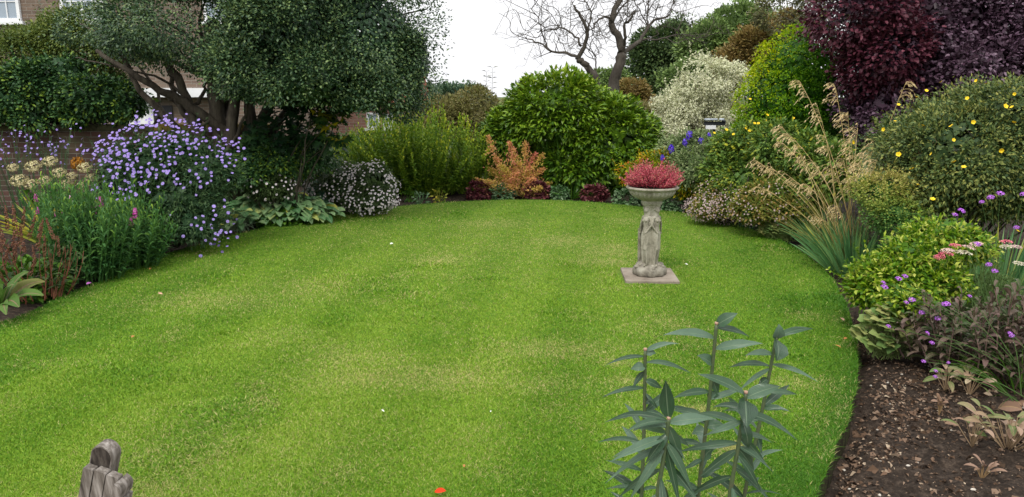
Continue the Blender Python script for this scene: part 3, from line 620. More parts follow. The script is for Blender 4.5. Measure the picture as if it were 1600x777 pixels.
mains = [([(955, 205, 0), (957, 140, 0), (966, 105, 0), (972, 84, 0)], .12, .1, None),
         ([(972, 84, 0), (968, 62, 0), (955, 40, .1), (958, 18, .1), (975, -12, .2)], .085, .05, 'L'),
         ([(958, 36, .1), (948, 24, -.1), (935, 30, -.3), (925, 48, -.4)], .03, .012, 'L'),
         ([(972, 84, 0), (979, 62, -.2), (973, 38, -.3), (985, 32, -.3), (993, 18, -.4)], .035, .02, 'L'),
         ([(973, 84, 0), (1000, 66, .3), (1013, 42, .5), (1022, 30, .5), (1045, 27, .6)], .05, .015, 'L'),
         ([(1004, 62, .3), (1030, 62, .2), (1060, 52, .2), (1085, 56, .1)], .02, .006, 'L'),
         ([(940, 205, -.3), (936, 130, -.3), (925, 112, -.3), (915, 100, -.3), (903, 93, -.3)], .075, .06, None),
         ([(903, 93, -.3), (915, 72, -.4), (919, 47, -.4), (905, 22, -.5), (897, 10, -.5)], .05, .02, 'L'),
         ([(903, 91, -.3), (888, 83, -.1), (865, 83, 0), (845, 68, .2), (822, 60, .3)], .035, .01, 'L'),
         ([(908, 72, -.3), (897, 55, -.1), (880, 42, 0), (862, 46, .1), (840, 50, .1)], .025, .008, 'L'),
         ([(930, 117, -.3), (931, 100, -.3), (928, 84, -.3), (920, 78, -.3)], .02, .006, 'L'),
         ([(860, 83, 0), (850, 58, .2), (842, 30, .2), (828, 12, .2)], .016, .006, 'L'),
         ([(919, 47, -.4), (925, 25, -.4), (915, 0, -.4)], .02, .01, 'L'),
         ([(955, 40, .1), (975, 5, .4), (1000, -15, .5)], .02, .01, 'L'), ([(1013, 42, .5), (1010, 15, .6), (1018, -10, .6)], .02, .008, 'L'), ([(1040, 27, .6), (1052, 10, .6), (1050, -10, .6)], .014, .006, 'L'),
         ([(1014, 42, .5), (1000, 20, .3), (990, 0, .2)], .016, .006, 'L')]
for pts, r0, r1, k in mains:
    P = smooth_line(pl(pts)); P[1:] += rng.normal(size=P[1:].shape) * .012; tgt = gl if k else gt
    tgt.tube(P, np.linspace(r0, r1, len(P)), 8, rough=.12)
    if k:
        for _ in range(3): twigs_from(P, .009, 3, gtw, .75)
gt.build('trunk', M['bark_grey'], bt, True); gl.build('limbs', M['bark_grey'], bt, True)
gtw.build('twigs', M['bark_grey'], bt)

# ================================================================== BACK BORDER SHRUBS
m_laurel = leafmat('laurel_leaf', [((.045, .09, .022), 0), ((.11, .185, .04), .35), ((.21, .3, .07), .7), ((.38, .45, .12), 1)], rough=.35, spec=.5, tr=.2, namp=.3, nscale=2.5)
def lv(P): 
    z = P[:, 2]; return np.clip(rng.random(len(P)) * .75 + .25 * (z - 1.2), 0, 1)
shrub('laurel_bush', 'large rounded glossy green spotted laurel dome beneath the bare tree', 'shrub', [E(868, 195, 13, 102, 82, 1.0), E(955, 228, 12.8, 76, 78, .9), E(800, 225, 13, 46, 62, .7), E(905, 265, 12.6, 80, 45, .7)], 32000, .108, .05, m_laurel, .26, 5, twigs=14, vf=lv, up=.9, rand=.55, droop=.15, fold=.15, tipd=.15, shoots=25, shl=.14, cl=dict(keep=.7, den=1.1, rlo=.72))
m_varieg = leafmat('cream_edged', [(.16, .22, .1), (.26, .33, .17), (.42, .46, .28)], edge=(.84, .8, .6), ew=(.15, .5), tr=.25, namp=.2)
shrub('variegated_shrub', 'tall open shrub with white edged leaves left of the golden hedge', 'shrub', [E(1098, 132, 14, 46, 48, .7), E(1055, 175, 14, 42, 42, .7), E(1140, 125, 14, 30, 32, .5), E(1110, 185, 14, 50, 45, .6), E(1045, 205, 13.6, 30, 28, .5)], 16000, .06, .03, m_varieg, .2, 5, twigs=34, up=.5, rand=.8, inner=.3, shoots=90, shl=.35, cl=dict(keep=.3, jit=.7, den=1.3, rlo=.5))
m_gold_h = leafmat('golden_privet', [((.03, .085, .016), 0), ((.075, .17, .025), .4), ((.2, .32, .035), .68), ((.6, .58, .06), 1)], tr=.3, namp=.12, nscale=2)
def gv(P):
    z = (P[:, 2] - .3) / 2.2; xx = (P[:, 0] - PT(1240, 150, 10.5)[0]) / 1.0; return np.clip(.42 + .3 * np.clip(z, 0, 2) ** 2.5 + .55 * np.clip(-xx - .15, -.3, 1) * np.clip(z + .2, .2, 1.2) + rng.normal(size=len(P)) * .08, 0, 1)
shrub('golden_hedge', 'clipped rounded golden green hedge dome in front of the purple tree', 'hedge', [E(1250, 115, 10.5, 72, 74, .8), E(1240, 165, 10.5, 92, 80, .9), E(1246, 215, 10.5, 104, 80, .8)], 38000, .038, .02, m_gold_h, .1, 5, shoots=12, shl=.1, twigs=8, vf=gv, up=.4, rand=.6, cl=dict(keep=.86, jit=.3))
m_smoke = leafmat('purple_leaf', [((.025, .014, .022), 0), ((.055, .03, .045), .4), ((.1, .065, .09), .75), ((.17, .12, .15), 1)], rough=.42, spec=.5, tr=.12, namp=.25, nscale=1.2)
m_smoker = leafmat('wine_leaf', [((.03, .01, .015), 0), ((.07, .022, .033), .5), ((.14, .05, .065), 1)], rough=.42, spec=.45, tr=.2, namp=.25, nscale=1.2)
sb = shrub('smoke_bush', 'big dark purple leaved smoke bush towering above the yellow flowered shrub', 'tree', [E(1440, 40, 9.6, 135, 95, 1.1), E(1570, 45, 9.4, 90, 110, 1.0), E(1395, 130, 9.4, 75, 75, .8), E(1500, 110, 9.0, 80, 60, .8), E(1400, -60, 9.8, 120, 90, 1.0), E(1385, 180, 9, 60, 45, .6)], 46000, .05, .035, m_smoke, .32, 7, twigs=7, up=.5, rand=.6, parts=('crown', 'trunk'), tw_r=.03, base=(PT(1480, 200, 10.4)[0], 10.4, 0), cl=dict(keep=.45, den=1.1, rlo=.6))
g = Geo(); P, D = cloud([E(1345, 15, 9.3, 85, 75, .8), E(1368, 110, 9.3, 60, 60, .6), E(1390, 80, 8.9, 55, 60, .5)], 9000, .25, keep=.55); leaves_on(g, P, D, .06, .042, None, 7); g.build('red_shoots', m_smoker, sb)
m_hyp = leafmat('hypericum_leaf', [(.035, .06, .027), (.085, .12, .05), (.15, .185, .075), (.28, .28, .11)], tr=.2, namp=.3, nscale=3, rough=.45)
hy_e = [E(1490, 250, 6.9, 130, 100, .8), E(1580, 200, 6.9, 100, 90, .8), E(1430, 220, 7.3, 70, 55, .6), E(1530, 190, 7.5, 100, 60, .7), E(1560, 290, 6.6, 90, 60, .6)]
hy = shrub('hypericum_shrub', 'large dark green shrub dotted with bright yellow cup flowers', 'shrub', hy_e, 42000, .042, .019, m_hyp, .24, 5, twigs=20, up=.6, rand=.7, cl=dict(keep=.5, jit=.6, den=1.0, rlo=.62))
m_yel = solid('yellow_petal', [(.75, .5, .01), (.85, .62, .02)], 30, .6, .3); m_yc = solid('yellow_stamens', [(.5, .25, .01), (.7, .4, .02)], 60, .7, .2)
hyf = daisy('cup_flower', .036, 5, m_yel, m_yc, .45, .3, .95)
def surfpt(px, py, ells, lift=.03):
    """first place where the view line meets the shrub, pushed out a little"""
    r = ray(px, py); o0 = np.array([0, 0, CAMZ]); best = None
    for c, rad in ells:
        A = (r / rad) @ (r / rad); B_ = ((o0 - c) / rad) @ (r / rad); C_ = ((o0 - c) / rad) @ ((o0 - c) / rad) - 1.05; d = B_ * B_ - A * C_
        if d > 0:
            t = (-B_ - math.sqrt(d)) / A
            if best is None or t < best[0]: best = (t, c, rad)
    if best is None:
        c, rad = min(ells, key=lambda e: abs((e[0] - PT(px, py, e[0][1])) @ np.array([1, 0, 1]))); p = PT(px, py, c[1] - rad[1] * .2); return p, nrm(np.array([0, -.6, .6]))
    t, c, rad = best; p = o0 + r * t; nn = nrm((p - c) / rad ** 2); return p + nn * lift, nn
fp = [(1404, 164), (1432, 152), (1452, 163), (1487, 143), (1508, 174), (1534, 154), (1559, 185), (1568, 186), (1570, 206), (1411, 203), (1449, 209), (1396, 213), (1487, 210), (1356, 228), (1490, 227), (1461, 244), (1491, 254), (1504, 260), (1553, 240), (1417, 244), (1443, 281), (1516, 205), (1537, 142), (1590, 160), (1463, 299), (1435, 262), (1588, 340)]
pp = [surfpt(a, b, hy_e, .13) for a, b in fp]; flowers(hy, hyf, np.array([a[0] for a in pp]), np.array([nrm(a[1] * .6 + UP * .5 + rdir(1)[0] * .8) for a in pp]), np.array([rng.uniform(.42, .72) for _ in pp]))

# yellow green willowy shrub and tall green phlox at the back
m_fors = leafmat('willow_green', [((.055, .11, .027), 0), ((.14, .225, .055), .4), ((.26, .34, .085), .75), ((.46, .48, .12), 1)], tr=.35, namp=.3, nscale=2)
def stemmy(name, label, cat, ctr, rx, ry, n, h0, h1, nl, L_, W_, mat, group=None, flare=.5, droop=.35, zb=0, sw=.006, start=.2, tipv=None, el=35, hshape=True, topsize=.6, stemmat=None, nseg=2, bend=.08, lean=(0, 0), wave=0):
    t = thing(name, label, cat, (ctr[0], ctr[1], zb), group); a = rng.uniform(0, 6.28, n); r = np.sqrt(rng.random(n))
    B = np.stack([ctr[0] + rx * r * np.cos(a) * .6, ctr[1] + ry * r * np.sin(a) * .6, np.full(n, zb)], 1)
    H = (h0 + (h1 - h0) * (1 - r ** 2 if hshape else rng.random(n))) * rng.uniform(.85, 1.08, n)
    T = B + np.stack([rx * r * np.cos(a) * flare + lean[0] + rng.normal(size=n) * .05, ry * r * np.sin(a) * flare + lean[1] + rng.normal(size=n) * .05, H], 1)
    g = Geo(); gs = Geo(); herb(g, B, T, nl, L_, W_, None, droop, start, el, nseg, topsize, sr=sw, gs=gs, tipv=tipv, bend=bend, wave=wave)
    g.build('foliage', mat, t); gs.build('stem', stemmat or mat, t); t['_'] = 0; del t['_']; return t, B, T
c = G(645, 315); stemmy('willowy_shrub', 'broad yellow green willowy shrub between the pale daisies and the orange plume plant', 'shrub', (c[0], c[1] + 1.1), 1.35, .7, 290, .7, 1.42, 40, .115, .042, m_fors, flare=.5, tipv=.4, start=.05, nseg=3, bend=.12)
c = G(588, 315); stemmy('willowy_shrub', 'duller olive green arching shrub just behind the pale daisy mound', 'shrub', (c[0] + .0, c[1] + 1.6), .85, .6, 130, .8, 1.3, 34, .12, .03, m_fors, flare=.5, tipv=.2)
c = G(732, 311); stemmy('willowy_shrub', 'lower yellow tinged shrub leaning behind the dark red coral bells', 'shrub', (c[0] + .05, c[1] + .75), .5, .4, 80, .5, 1.0, 26, .11, .024, m_fors, flare=.5, tipv=.5)
m_phg = leafmat('phlox_green', [(.035, .08, .02), (.07, .14, .035), (.12, .21, .05)], tr=.25)
c = G(868, 308); stemmy('phlox_clump', 'upright dark green leafy clump in front of the laurel, right of orange plumes', 'plant', (c[0], c[1] + .55), .36, .3, 50, .8, 1.12, 26, .11, .022, m_phg, tipv=.3)
c = G(930, 300); stemmy('phlox_clump', 'low feathery green clump in the gap right of the tall leafy clump', 'plant', (c[0] - .1, c[1] + .3), .3, .25, 60, .3, .5, 16, .11, .012, m_phg)
# orange plume plant
m_org = leafmat('orange_plume', [((.4, .38, .12), 0), ((.64, .46, .2), .35), ((.68, .38, .25), .65), ((.6, .23, .2), 1)], tr=.35, namp=.3, nscale=5)
c = G(808, 311); t = thing('plume_plant', 'feathery orange and salmon plume plant in front of the laurel dome', 'plant', (c[0], c[1] + .35, 0))
tops = [(803, 235), (820, 222), (778, 245), (835, 240), (768, 262), (812, 255), (845, 262), (790, 275), (830, 278), (855, 285), (765, 282), (800, 290), (820, 300), (845, 240), (752, 280), (808, 270), (786, 258), (840, 292), (776, 300), (768, 212), (797, 222), (826, 262), (858, 300), (750, 294)]
g = Geo(); gs = Geo()
for px, py in tops:
    T_ = PT(808 + (px - 808) * 1.12, py, c[1] + .35 + rng.uniform(-.3, .15)); B_ = np.array([c[0] + rng.normal() * .1, c[1] + .4, 0]); gs.blades(B_[None], ((B_ + T_) / 2 + [0, 0, .08])[None], T_[None], .004, .002, .2, 5)
    m_ = 420; tt = rng.random(m_) ** .7; q = B_ + (T_ - B_) * (.3 + .7 * tt)[:, None]; sp_ = .26 * (1.15 - tt); q = q + rdir(m_) * [1, 1, .5] * (sp_ * rng.random(m_))[:, None]
    D_ = nrm((T_ - B_) * .6 + rdir(m_) * .9); g.leaf4(q, D_, rdir(m_), .035 * rng.uniform(.6, 1.3, m_), .016, np.clip(rng.uniform(.15, .75) + rng.normal(size=m_) * .18 + .2 * (py < 235), 0, 1))
g.build('plumes', m_org, t); gs.build('stem', m_org, t)
# coral bells and other mounds along the lawn edge
m_redh = leafmat('dark_red_leaf', [(.05, .018, .022), (.11, .035, .04), (.17, .08, .075)], tr=.15, rough=.45, namp=.25, nscale=6)
m_silv = leafmat('silver_green', [(.06, .12, .05), (.14, .22, .12), (.26, .34, .22)], tr=.2, namp=.3, nscale=8)
m_pale = leafmat('pale_lime', [(.08, .13, .03), (.2, .25, .07), (.38, .38, .12), (.5, .42, .12)], tr=.3, namp=.25, nscale=6)
def mound(name, label, px0, px1, py_top, py_base, n, L_, W_, mat, group=None, cat='plant', kind=7, dy=.0, rc=.07, **kw):
    cx = (px0 + px1) / 2; b = G(cx, py_base); Y = b[1] + dy; k = 1 / ppm(Y); rx = (px1 - px0) / 2 * k * .92; top = PT(cx, py_top, Y + rx * .3)[2]; Yc = Y + rx * .6
    cc = np.array([PT(cx, py_base, Yc)[0], Yc, 0.0 + top * .25]); ells = [(cc, np.array([rx, rx * .7, max(top * .72, .06)]))]
    t = thing(name, label, cat, (cc[0], cc[1], -.03), group); g = Geo(); P, D = cloud(ells, n, rc, keep=.65, jit=.6, zmin=-.03); leaves_on(g, P, D, L_, W_, None, kind, **{**dict(up=.9, rand=.5), **kw}); g.build('foliage', mat, t)
    g2 = Geo(); limbs(g2, cc * [1, 1, 0] - [0, 0, .03], [(cc + rdir(1)[0] * ells[0][1] * .8 * [1, 1, 0] + [0, 0, top * .6], 1) for _ in range(9)], .004, .002, sides=4); g2.build('stem', mat, t); return t, ells
HB = 'coral bells along the lawn edge'
mound('coral_bells', 'dark red coral bells clump below the willowy shrub', 728, 768, 281, 309, 700, .05, .045, m_redh, HB)
mound('coral_bells', 'dark red coral bells clump under the orange plumes', 818, 862, 284, 309, 800, .05, .045, m_redh, HB)
mound('coral_bells', 'dark red coral bells clump left of the stone planter', 907, 950, 289, 314, 800, .05, .045, m_redh, HB)
mound('coral_bells', 'silver green coral bells clump left of the orange plume base', 762, 808, 288, 309, 500, .055, .05, m_silv, HB)
mound('coral_bells', 'silver green coral bells clump between two dark red ones', 858, 890, 291, 310, 400, .055, .05, m_silv, HB)
mound('coral_bells', 'silver green coral bells clump behind the left side of the stone bowl', 958, 1003, 296, 319, 500, .055, .05, m_silv, HB)
mound('coral_bells', 'silver green coral bells clump behind the right side of the stone bowl', 1033, 1070, 303, 329, 500, .055, .05, m_silv, HB)
mound('seedling', 'small fresh green seedling nearest the pale daisy mound', 628, 652, 297, 312, 60, .06, .04, m_phg, 'small seedlings on bare soil')
mound('seedling', 'small grey green seedling in the middle of the bare soil', 644, 670, 300, 318, 60, .07, .035, m_silv, 'small seedlings on bare soil')
mound('seedling', 'small yellowing seedling beside the willowy shrub', 676, 694, 296, 312, 45, .06, .035, m_pale, 'small seedlings on bare soil')
# strap leaved clumps between the mounds
m_strap = leafmat('strap_leaf', [(.03, .075, .02), (.06, .13, .03), (.11, .19, .05)], tr=.3)
def straps(name, label, c, n, L0, L1, W_, mat, spread=.5, droop=.35, r=.06, group=None, cat='plant', nseg=6, fan=None, lean=(0, 0), fold=.1):
    t = thing(name, label, cat, (c[0], c[1], 0), group); a = rng.uniform(0, 6.28, n); rr = np.sqrt(rng.random(n)); P0 = np.stack([c[0] + r * rr * np.cos(a), c[1] + r * rr * np.sin(a), np.zeros(n) - .03], 1)
    el = R(90) - spread * rr * rng.uniform(.6, 1.2, n); D = np.stack([np.cos(a) * np.cos(el) + lean[0], np.sin(a) * np.cos(el) + lean[1], np.sin(el)], 1); D = nrm(D); Ls = rng.uniform(L0, L1, n)[:, None]
    P1 = P0 + D * Ls + np.stack([np.cos(a), np.sin(a), -np.ones(n) * .8], 1) * Ls * droop * rr[:, None]; Pc = P0 + D * Ls * .6
    g = Geo(); side = np.stack([np.cos(a + rng.normal(size=n) * .8), np.sin(a + rng.normal(size=n) * .8), np.full(n, .25)], 1); g.ribbon(P0, Pc, P1, nrm(side), W_ * rng.uniform(.7, 1.2, n), rng.random(n), nseg, lambda t: np.clip(1.02 - t ** 3, 0, 1) ** .8, fold)
    g.build('foliage', mat, t); return t
straps('daylily_clump', 'arching strap leaves between silver and dark red coral bells', G(893, 308), 60, .25, .4, .014, m_strap, 1.0)
straps('daylily_clump', 'arching strap leaves just left of the stone bowl rim', G(952, 306) + [0, .15, 0], 60, .3, .42, .016, m_strap, .9)
# pale daisy mound and hosta on the left
m_wd = solid('pale_lilac_petal', [(.5, .46, .49), (.66, .62, .64)], 30, .7, .2); m_tinyc = solid('small_flower_centre', [(.35, .25, .06), (.5, .36, .1)], 30, .7, .2)
m_gdull = leafmat('dull_green', [(.03, .05, .02), (.065, .095, .04), (.1, .13, .06)], tr=.2)
def daisybush(label, ells, n, nf, L_, W_, mat, fm, fs, mx=100, name='daisy_bush', zone=None, group=None, cat='flowering plant'):
    t = shrub(name, label, cat, ells, n, L_, W_, mat, .12, 5, group=group, twigs=14, cl=dict(keep=.6, jit=.6)); P, D = cloud(ells, nf, .14, keep=.95, jit=.15, back=.05)
    if zone is not None: k = zone(P); P, D = P[k], D[k]
    flowers(t, fm, P + D * .02, nrm(D + UP * .4 + [0, -.4, 0] + rng.normal(size=P.shape) * .25), fs, mx=mx); return t
wdf = daisy('small_daisy', .015, 8, m_wd, m_tinyc, .1, .3)
daisybush('mound covered in tiny pale lilac daisies beside the lawn edge', [E(545, 290, 10.5, 66, 36, .5), E(580, 290, 10.3, 36, 38, .4), E(500, 272, 10.9, 48, 28, .4), E(575, 312, 10.1, 42, 20, .35)], 8000, 4200, .05, .012, m_gdull, wdf, .95)
daisybush('sparse greyish daisy clump in shade behind the hosta', [E(420, 292, 9.4, 40, 22, .35)], 2500, 130, .05, .014, m_gdull, wdf, 1.1)
m_hosta = leafmat('hosta_leaf', [((.07, .15, .07), 0), ((.17, .27, .14), .5), ((.3, .4, .22), .85), ((.5, .5, .18), 1)], tr=.25, rough=.45, namp=.2, nscale=5, mid=(.2, .28, .16))
m_hostad = leafmat('blue_hosta_leaf', [(.035, .085, .055), (.07, .14, .085), (.11, .19, .11)], tr=.2, rough=.4, mid=(.1, .16, .1))
def hosta(label, ctr, rx, ry, n, L_, W_, mat, h=.3, name='hosta'):
    t = thing(name, label, 'plant', (ctr[0], ctr[1], 0)); a = rng.uniform(0, 6.28, n); rr = np.sqrt(rng.random(n))
    P = np.stack([ctr[0] + rx * rr * np.cos(a), ctr[1] + ry * rr * np.sin(a), .05 + h * (1 - rr ** 2 * .85) * rng.uniform(.8, 1.05, n)], 1); D = nrm(np.stack([np.cos(a), np.sin(a) - .25, rng.uniform(-.1, .25, n)], 1) + rng.normal(size=(n, 3)) * .25)
    Ls = (L_ * rng.uniform(.65, 1.2, n))[:, None]; g = Geo(); g.ribbon(P, P + D * Ls * .55 + UP * Ls * .12, P + D * Ls - UP * Ls * .3, nrm(UP + rng.normal(size=P.shape) * .2 + [0, -.2, 0]), W_ * Ls[:, 0] / L_, rng.random(n), 5, lambda t: np.sin(np.pi * np.clip(t ** .75 * .97 + .02, 0, 1)) ** .75, .1)
    g.build('foliage', mat, t); g = Geo(); B = np.tile([ctr[0], ctr[1], -.03], (n, 1)) + rng.normal(size=(n, 3)) * [rx * .3, ry * .3, 0]; g.blades(B, (B + P) / 2 + [0, 0, .03], P, .004, .003, .5, 4); g.build('stem', mat, t)
c = G(420, 352); hosta('spreading hosta with pale grey green heart leaves at the lawn edge', (c[0], c[1] + .35), .75, .36, 380, .16, .11, m_hosta, .3)
c = G(360, 362); hosta('lower part yellowing hosta at the foot of the purple daisies', (c[0] + .0, c[1] + .22), .28, .2, 60, .13, .085, m_hosta, .2)
c = G(505, 335); hosta('dark blue green hosta in shade beside the pale daisy mound', (c[0], c[1] + .4), .42, .3, 110, .19, .12, m_hostad, .33)
mound('ground_cover', 'low green creeping leaves between the hosta and the lawn', 395, 490, 325, 352, 900, .05, .045, m_phg, None, dy=-.05)
# ================================================================== LEFT SIDE
TY = 9.9
m_ever = leafmat('evergreen_leaf', [((.022, .045, .026), 0), ((.048, .084, .045), .4), ((.1, .15, .075), .75), ((.2, .26, .12), 1)], rough=.4, spec=.5, tr=.12, namp=.3, nscale=1.6)
ev_e = [E(300, 30, 9.6, 130, 84, 1.3), E(462, 45, 9.4, 108, 90, 1.4), E(570, 60, 9.8, 110, 95, 1.2), E(628, 95, 10.2, 62, 78, .9), E(530, -40, 9.8, 160, 70, 1.4), E(340, -60, 9.8, 180, 70, 1.3), E(170, 30, 10, 95, 62, .9), E(560, 140, 9.6, 95, 48, .8), E(415, 108, 9.2, 62, 46, .8), E(485, 120, 9.1, 90, 60, .9), E(640, 40, 10.2, 48, 60, .7), E(400, 130, 9.2, 42, 26, .4), E(520, 163, 9.3, 46, 24, .5), E(605, 158, 9.9, 46, 26, .5), E(465, 150, 9.1, 44, 26, .5)]
et = thing('evergreen_tree', 'huge dark evergreen tree with many leaning trunks behind the purple daisies', 'tree', (PT(370, 240, TY)[0], TY, 0))
g = Geo(); P, D = cloud(ev_e, 200000, .46, den=2.1, rlo=.6, keep=.4, jit=.4, back=.25, outw=.8); k = rng.random(len(P)) > ((P[:, 0] < PT(235, 0, TY)[0]) * .35); P, D = P[k], D[k]
k = P[:, 2] > 1.32 + .5 * fbm(P[:, 0], P[:, 1] * .3, 1.1, 8) - .25 * np.clip(P[:, 0] + 3.2, 0, 1); P, D = P[k], D[k]; gap = fbm(P[:, 0] + P[:, 1] * .6, P[:, 2] + P[:, 1] * .4, 1.9, 4, 3); k = (gap > .43) | (rng.random(len(P)) < .16); P, D = P[k], D[k]; leaves_on(g, P, D, .042, .024, None, 4, up=.5, rand=.8); core(g, ev_e[1:6] + ev_e[7:10], .034, .6, 30000)
P, D = cloud([(c_, r_ * 1.1) for c_, r_ in ev_e[:11]], 9000, .2, keep=.92, back=.1, den=3); k = P[:, 2] > 1.5; leaves_on(g, P[k], D[k], .042, .024, None, 4, up=.5, rand=.8); g.build('crown', m_ever, et)
g = Geo()
tr_ = [([(405, 250, 0), (325, 185, -.1), (280, 155, -.2), (255, 145, -.3), (215, 118, -.4), (150, 80, -.3)], .085, .025), ([(300, 230, 0), (262, 185, 0), (225, 150, .1), (205, 118, .1), (180, 60, .2)], .06, .03),
       ([(318, 232, -.1), (300, 180, -.1), (292, 150, -.1), (265, 100, -.1), (235, 60, -.1), (225, 20, 0)], .075, .04), ([(325, 220, 0), (300, 195, .1), (280, 165, .1), (268, 140, .2), (262, 90, .2)], .05, .03),
       ([(330, 235, .1), (318, 200, .1), (300, 175, .1), (272, 160, .2), (262, 150, .2)], .04, .02), ([(345, 240, 0), (342, 190, 0), (335, 150, 0), (330, 100, 0), (330, 30, 0)], .13, .07),
       ([(350, 235, 0), (340, 205, 0), (350, 170, .1), (362, 145, .2), (380, 90, .2)], .07, .04), ([(365, 245, -.1), (362, 190, -.1), (370, 140, 0), (400, 90, 0)], .1, .05), ([(372, 248, .1), (395, 200, .1), (388, 160, .1), (386, 100, .1)], .1, .06),
       ([(355, 238, -.2), (366, 222, -.3), (380, 190, -.4), (388, 160, -.5), (384, 120, -.5)], .03, .014), ([(392, 248, .1), (408, 200, .1), (420, 160, .1), (460, 110, .1), (520, 60, .1)], .1, .04), ([(402, 252, .2), (430, 195, .2), (470, 150, .2), (530, 120, .3), (600, 80, .3)], .07, .03),
       ([(320, 232, .2), (306, 190, .2), (296, 170, .2), (318, 155, .2), (322, 120, .2)], .045, .02), ([(330, 242, -.2), (312, 215, -.2), (318, 196, -.25), (326, 190, -.3)], .035, .02), ([(345, 160, 0), (400, 90, .2), (420, 10, .2)], .06, .03), ([(290, 150, -.1), (250, 120, -.2), (200, 110, -.3), (120, 90, -.3)], .02, .008)]
for i, (pts, r0, r1) in enumerate(tr_):
    P = smooth_line(pl(pts, 9.75)); P[0][2] = min(P[0][2], .0) if pts[0][1] > 215 else P[0][2]; P[1:] += rng.normal(size=P[1:].shape) * .01; g.tube(P, np.linspace(r0, r1, len(P)) * .92, 9, rough=.12)
limbs(g, PT(345, 120, TY), [(e[0] + rdir(1)[0] * e[1] * .7, 1) for e in ev_e for _ in range(3) if e[0][2] > 2.0], .04, .01, sides=5)
g.build('trunk', M['bark'], et, True)
# second paler evergreen spray on the far left, and dark shrub over the wall
m_olive = leafmat('yellowish_evergreen', [((.06, .09, .035), 0), ((.11, .15, .05), .5), ((.2, .23, .08), 1)], tr=.25, namp=.3)
t = thing('small_tree', 'lighter loose foliage tree before the house at far left', 'tree', (PT(60, 200, 11.3)[0], 11.3, 0))
g = Geo(); se = [E(40, 95, 11.3, 70, 45, .6), E(110, 75, 11.3, 75, 42, .6), E(130, 45, 11.4, 62, 34, .6), E(185, 70, 11.2, 55, 32, .5), E(70, 62, 11.4, 50, 26, .5), E(-20, 110, 11.3, 60, 55, .6), E(140, 118, 11.3, 60, 30, .5)]; P, D = cloud(se, 52000, .24, keep=.2, jit=.8); leaves_on(g, P, D, .045, .025, None, 4, rand=.8); g.build('crown', m_olive, t)
g = Geo(); limbs(g, (PT(60, 200, 11.3)[0], 11.3, 0), [(e[0] + rdir(1)[0] * e[1] * .7, 1) for e in se for _ in range(4)], .05, .01); g.build('trunk', M['bark'], t, True)
m_ivy = leafmat('dark_ivy', [((.02, .045, .02), 0), ((.045, .09, .04), .45), ((.09, .16, .06), .8), ((.2, .27, .07), 1)], rough=.4, tr=.12, namp=.3, nscale=2)
shrub('overhanging_shrub', 'dark glossy shrub sprawling over the top of the old wall', 'shrub', [E(60, 135, 10.45, 90, 42, .45), E(150, 150, 10.35, 75, 40, .45), E(20, 160, 10.3, 50, 26, .4), E(-50, 150, 10.5, 90, 50, .5), E(195, 160, 10.4, 40, 32, .35), E(48, 186, 10.2, 24, 14, .2), E(118, 182, 10.2, 30, 12, .2), E(5, 182, 10.2, 26, 14, .2), E(100, 108, 10.5, 40, 22, .3)], 22000, .055, .034, m_ivy, .2, 7, twigs=22, up=.5, rand=.6, shoots=110, shl=.3, base=(PT(100, 150, 10.8)[0], 10.75, 1.2), cl=dict(keep=.35, jit=.7, den=1.4, rlo=.5), tw_r=.03)
tr2 = bpy.data.objects['overhanging_shrub']; g = Geo(); q = np.array(tr2.location); g.tube([q * [1, 1, 0], q * [1, 1, .5] + [.03, 0, 0], q + [0, 0, .03]], [.06, .05, .04], 8); g.build('trunk', M['bark'], tr2, True)
# young maple under the tree
m_maple = leafmat('maple_leaf', [((.01, .026, .012), 0), ((.025, .055, .022), .5), ((.07, .11, .03), .8), ((.28, .24, .03), 1)], tr=.3, namp=.1)
def lobed(g, P, D, N, s, v):
    """five pointed leaf"""
    n = len(P); S = nrm(np.cross(D, N)); ang = [-1.9, -1.45, -.95, -.55, -.4, 0, .4, .55, .95, 1.45, 1.9]; rad = [.35, .62, .38, .8, .42, 1, .42, .8, .38, .62, .35]
    V = [P] + [P + (D * math.cos(a_) + S * math.sin(a_)) * (s * r_)[:, None] - nrm(np.cross(S, D)) * (s * .12 * r_)[:, None] for a_, r_ in zip(ang, rad)]; V = np.stack(V, 1)
    b = (np.arange(n) * 12)[:, None, None]; g.add(V.reshape(-1, 3), None, (b + np.array([[0, i, i + 1] for i in range(1, 11)])).reshape(-1, 3), ft=np.repeat(v, 10), u=np.tile([0] + [1] * 11, n))
t = thing('maple_sapling', 'young maple with hand shaped leaves under the evergreen crown', 'tree', (PT(455, 260, 9.7)[0], 9.7, 0)); g = Geo()
me_ = [E(470, 190, 9.6, 62, 38, .4), E(520, 195, 9.5, 26, 38, .3), E(430, 210, 9.6, 45, 40, .4), E(495, 165, 9.5, 50, 20, .3)]; P, D = cloud(me_, 700, .2, keep=.2, jit=.8); n = len(P)
xf = (P[:, 0] - PT(490, 0, 9.6)[0]); vv = np.clip(rng.random(n) * .55 + (xf > 0) * rng.random(n) * .6, 0, 1); lobed(g, P, nrm(D * [1, 1, .3] + rdir(n) * .4 - UP * .4), nrm(UP * .7 + rdir(n) * .4 + [0, -.4, 0]), .1 * rng.uniform(.6, 1.3, n), vv); g.build('crown', m_maple, t)
g = Geo(); limbs(g, (PT(455, 260, 9.7)[0], 9.7, 0), [(e[0] + rdir(1)[0] * e[1] * .8, 1) for e in me_ for _ in range(4)], .013, .005, sides=5); g.build('trunk', M['bark'], t, True)
shrub('shade_shrub', 'very dark leafy undershrub beneath the evergreen trunks', 'shrub', [E(420, 250, 9.6, 60, 36, .4), E(480, 245, 9.9, 50, 30, .4), E(395, 275, 9.3, 30, 24, .3)], 6000, .06, .03, m_ivy, .15, 5)
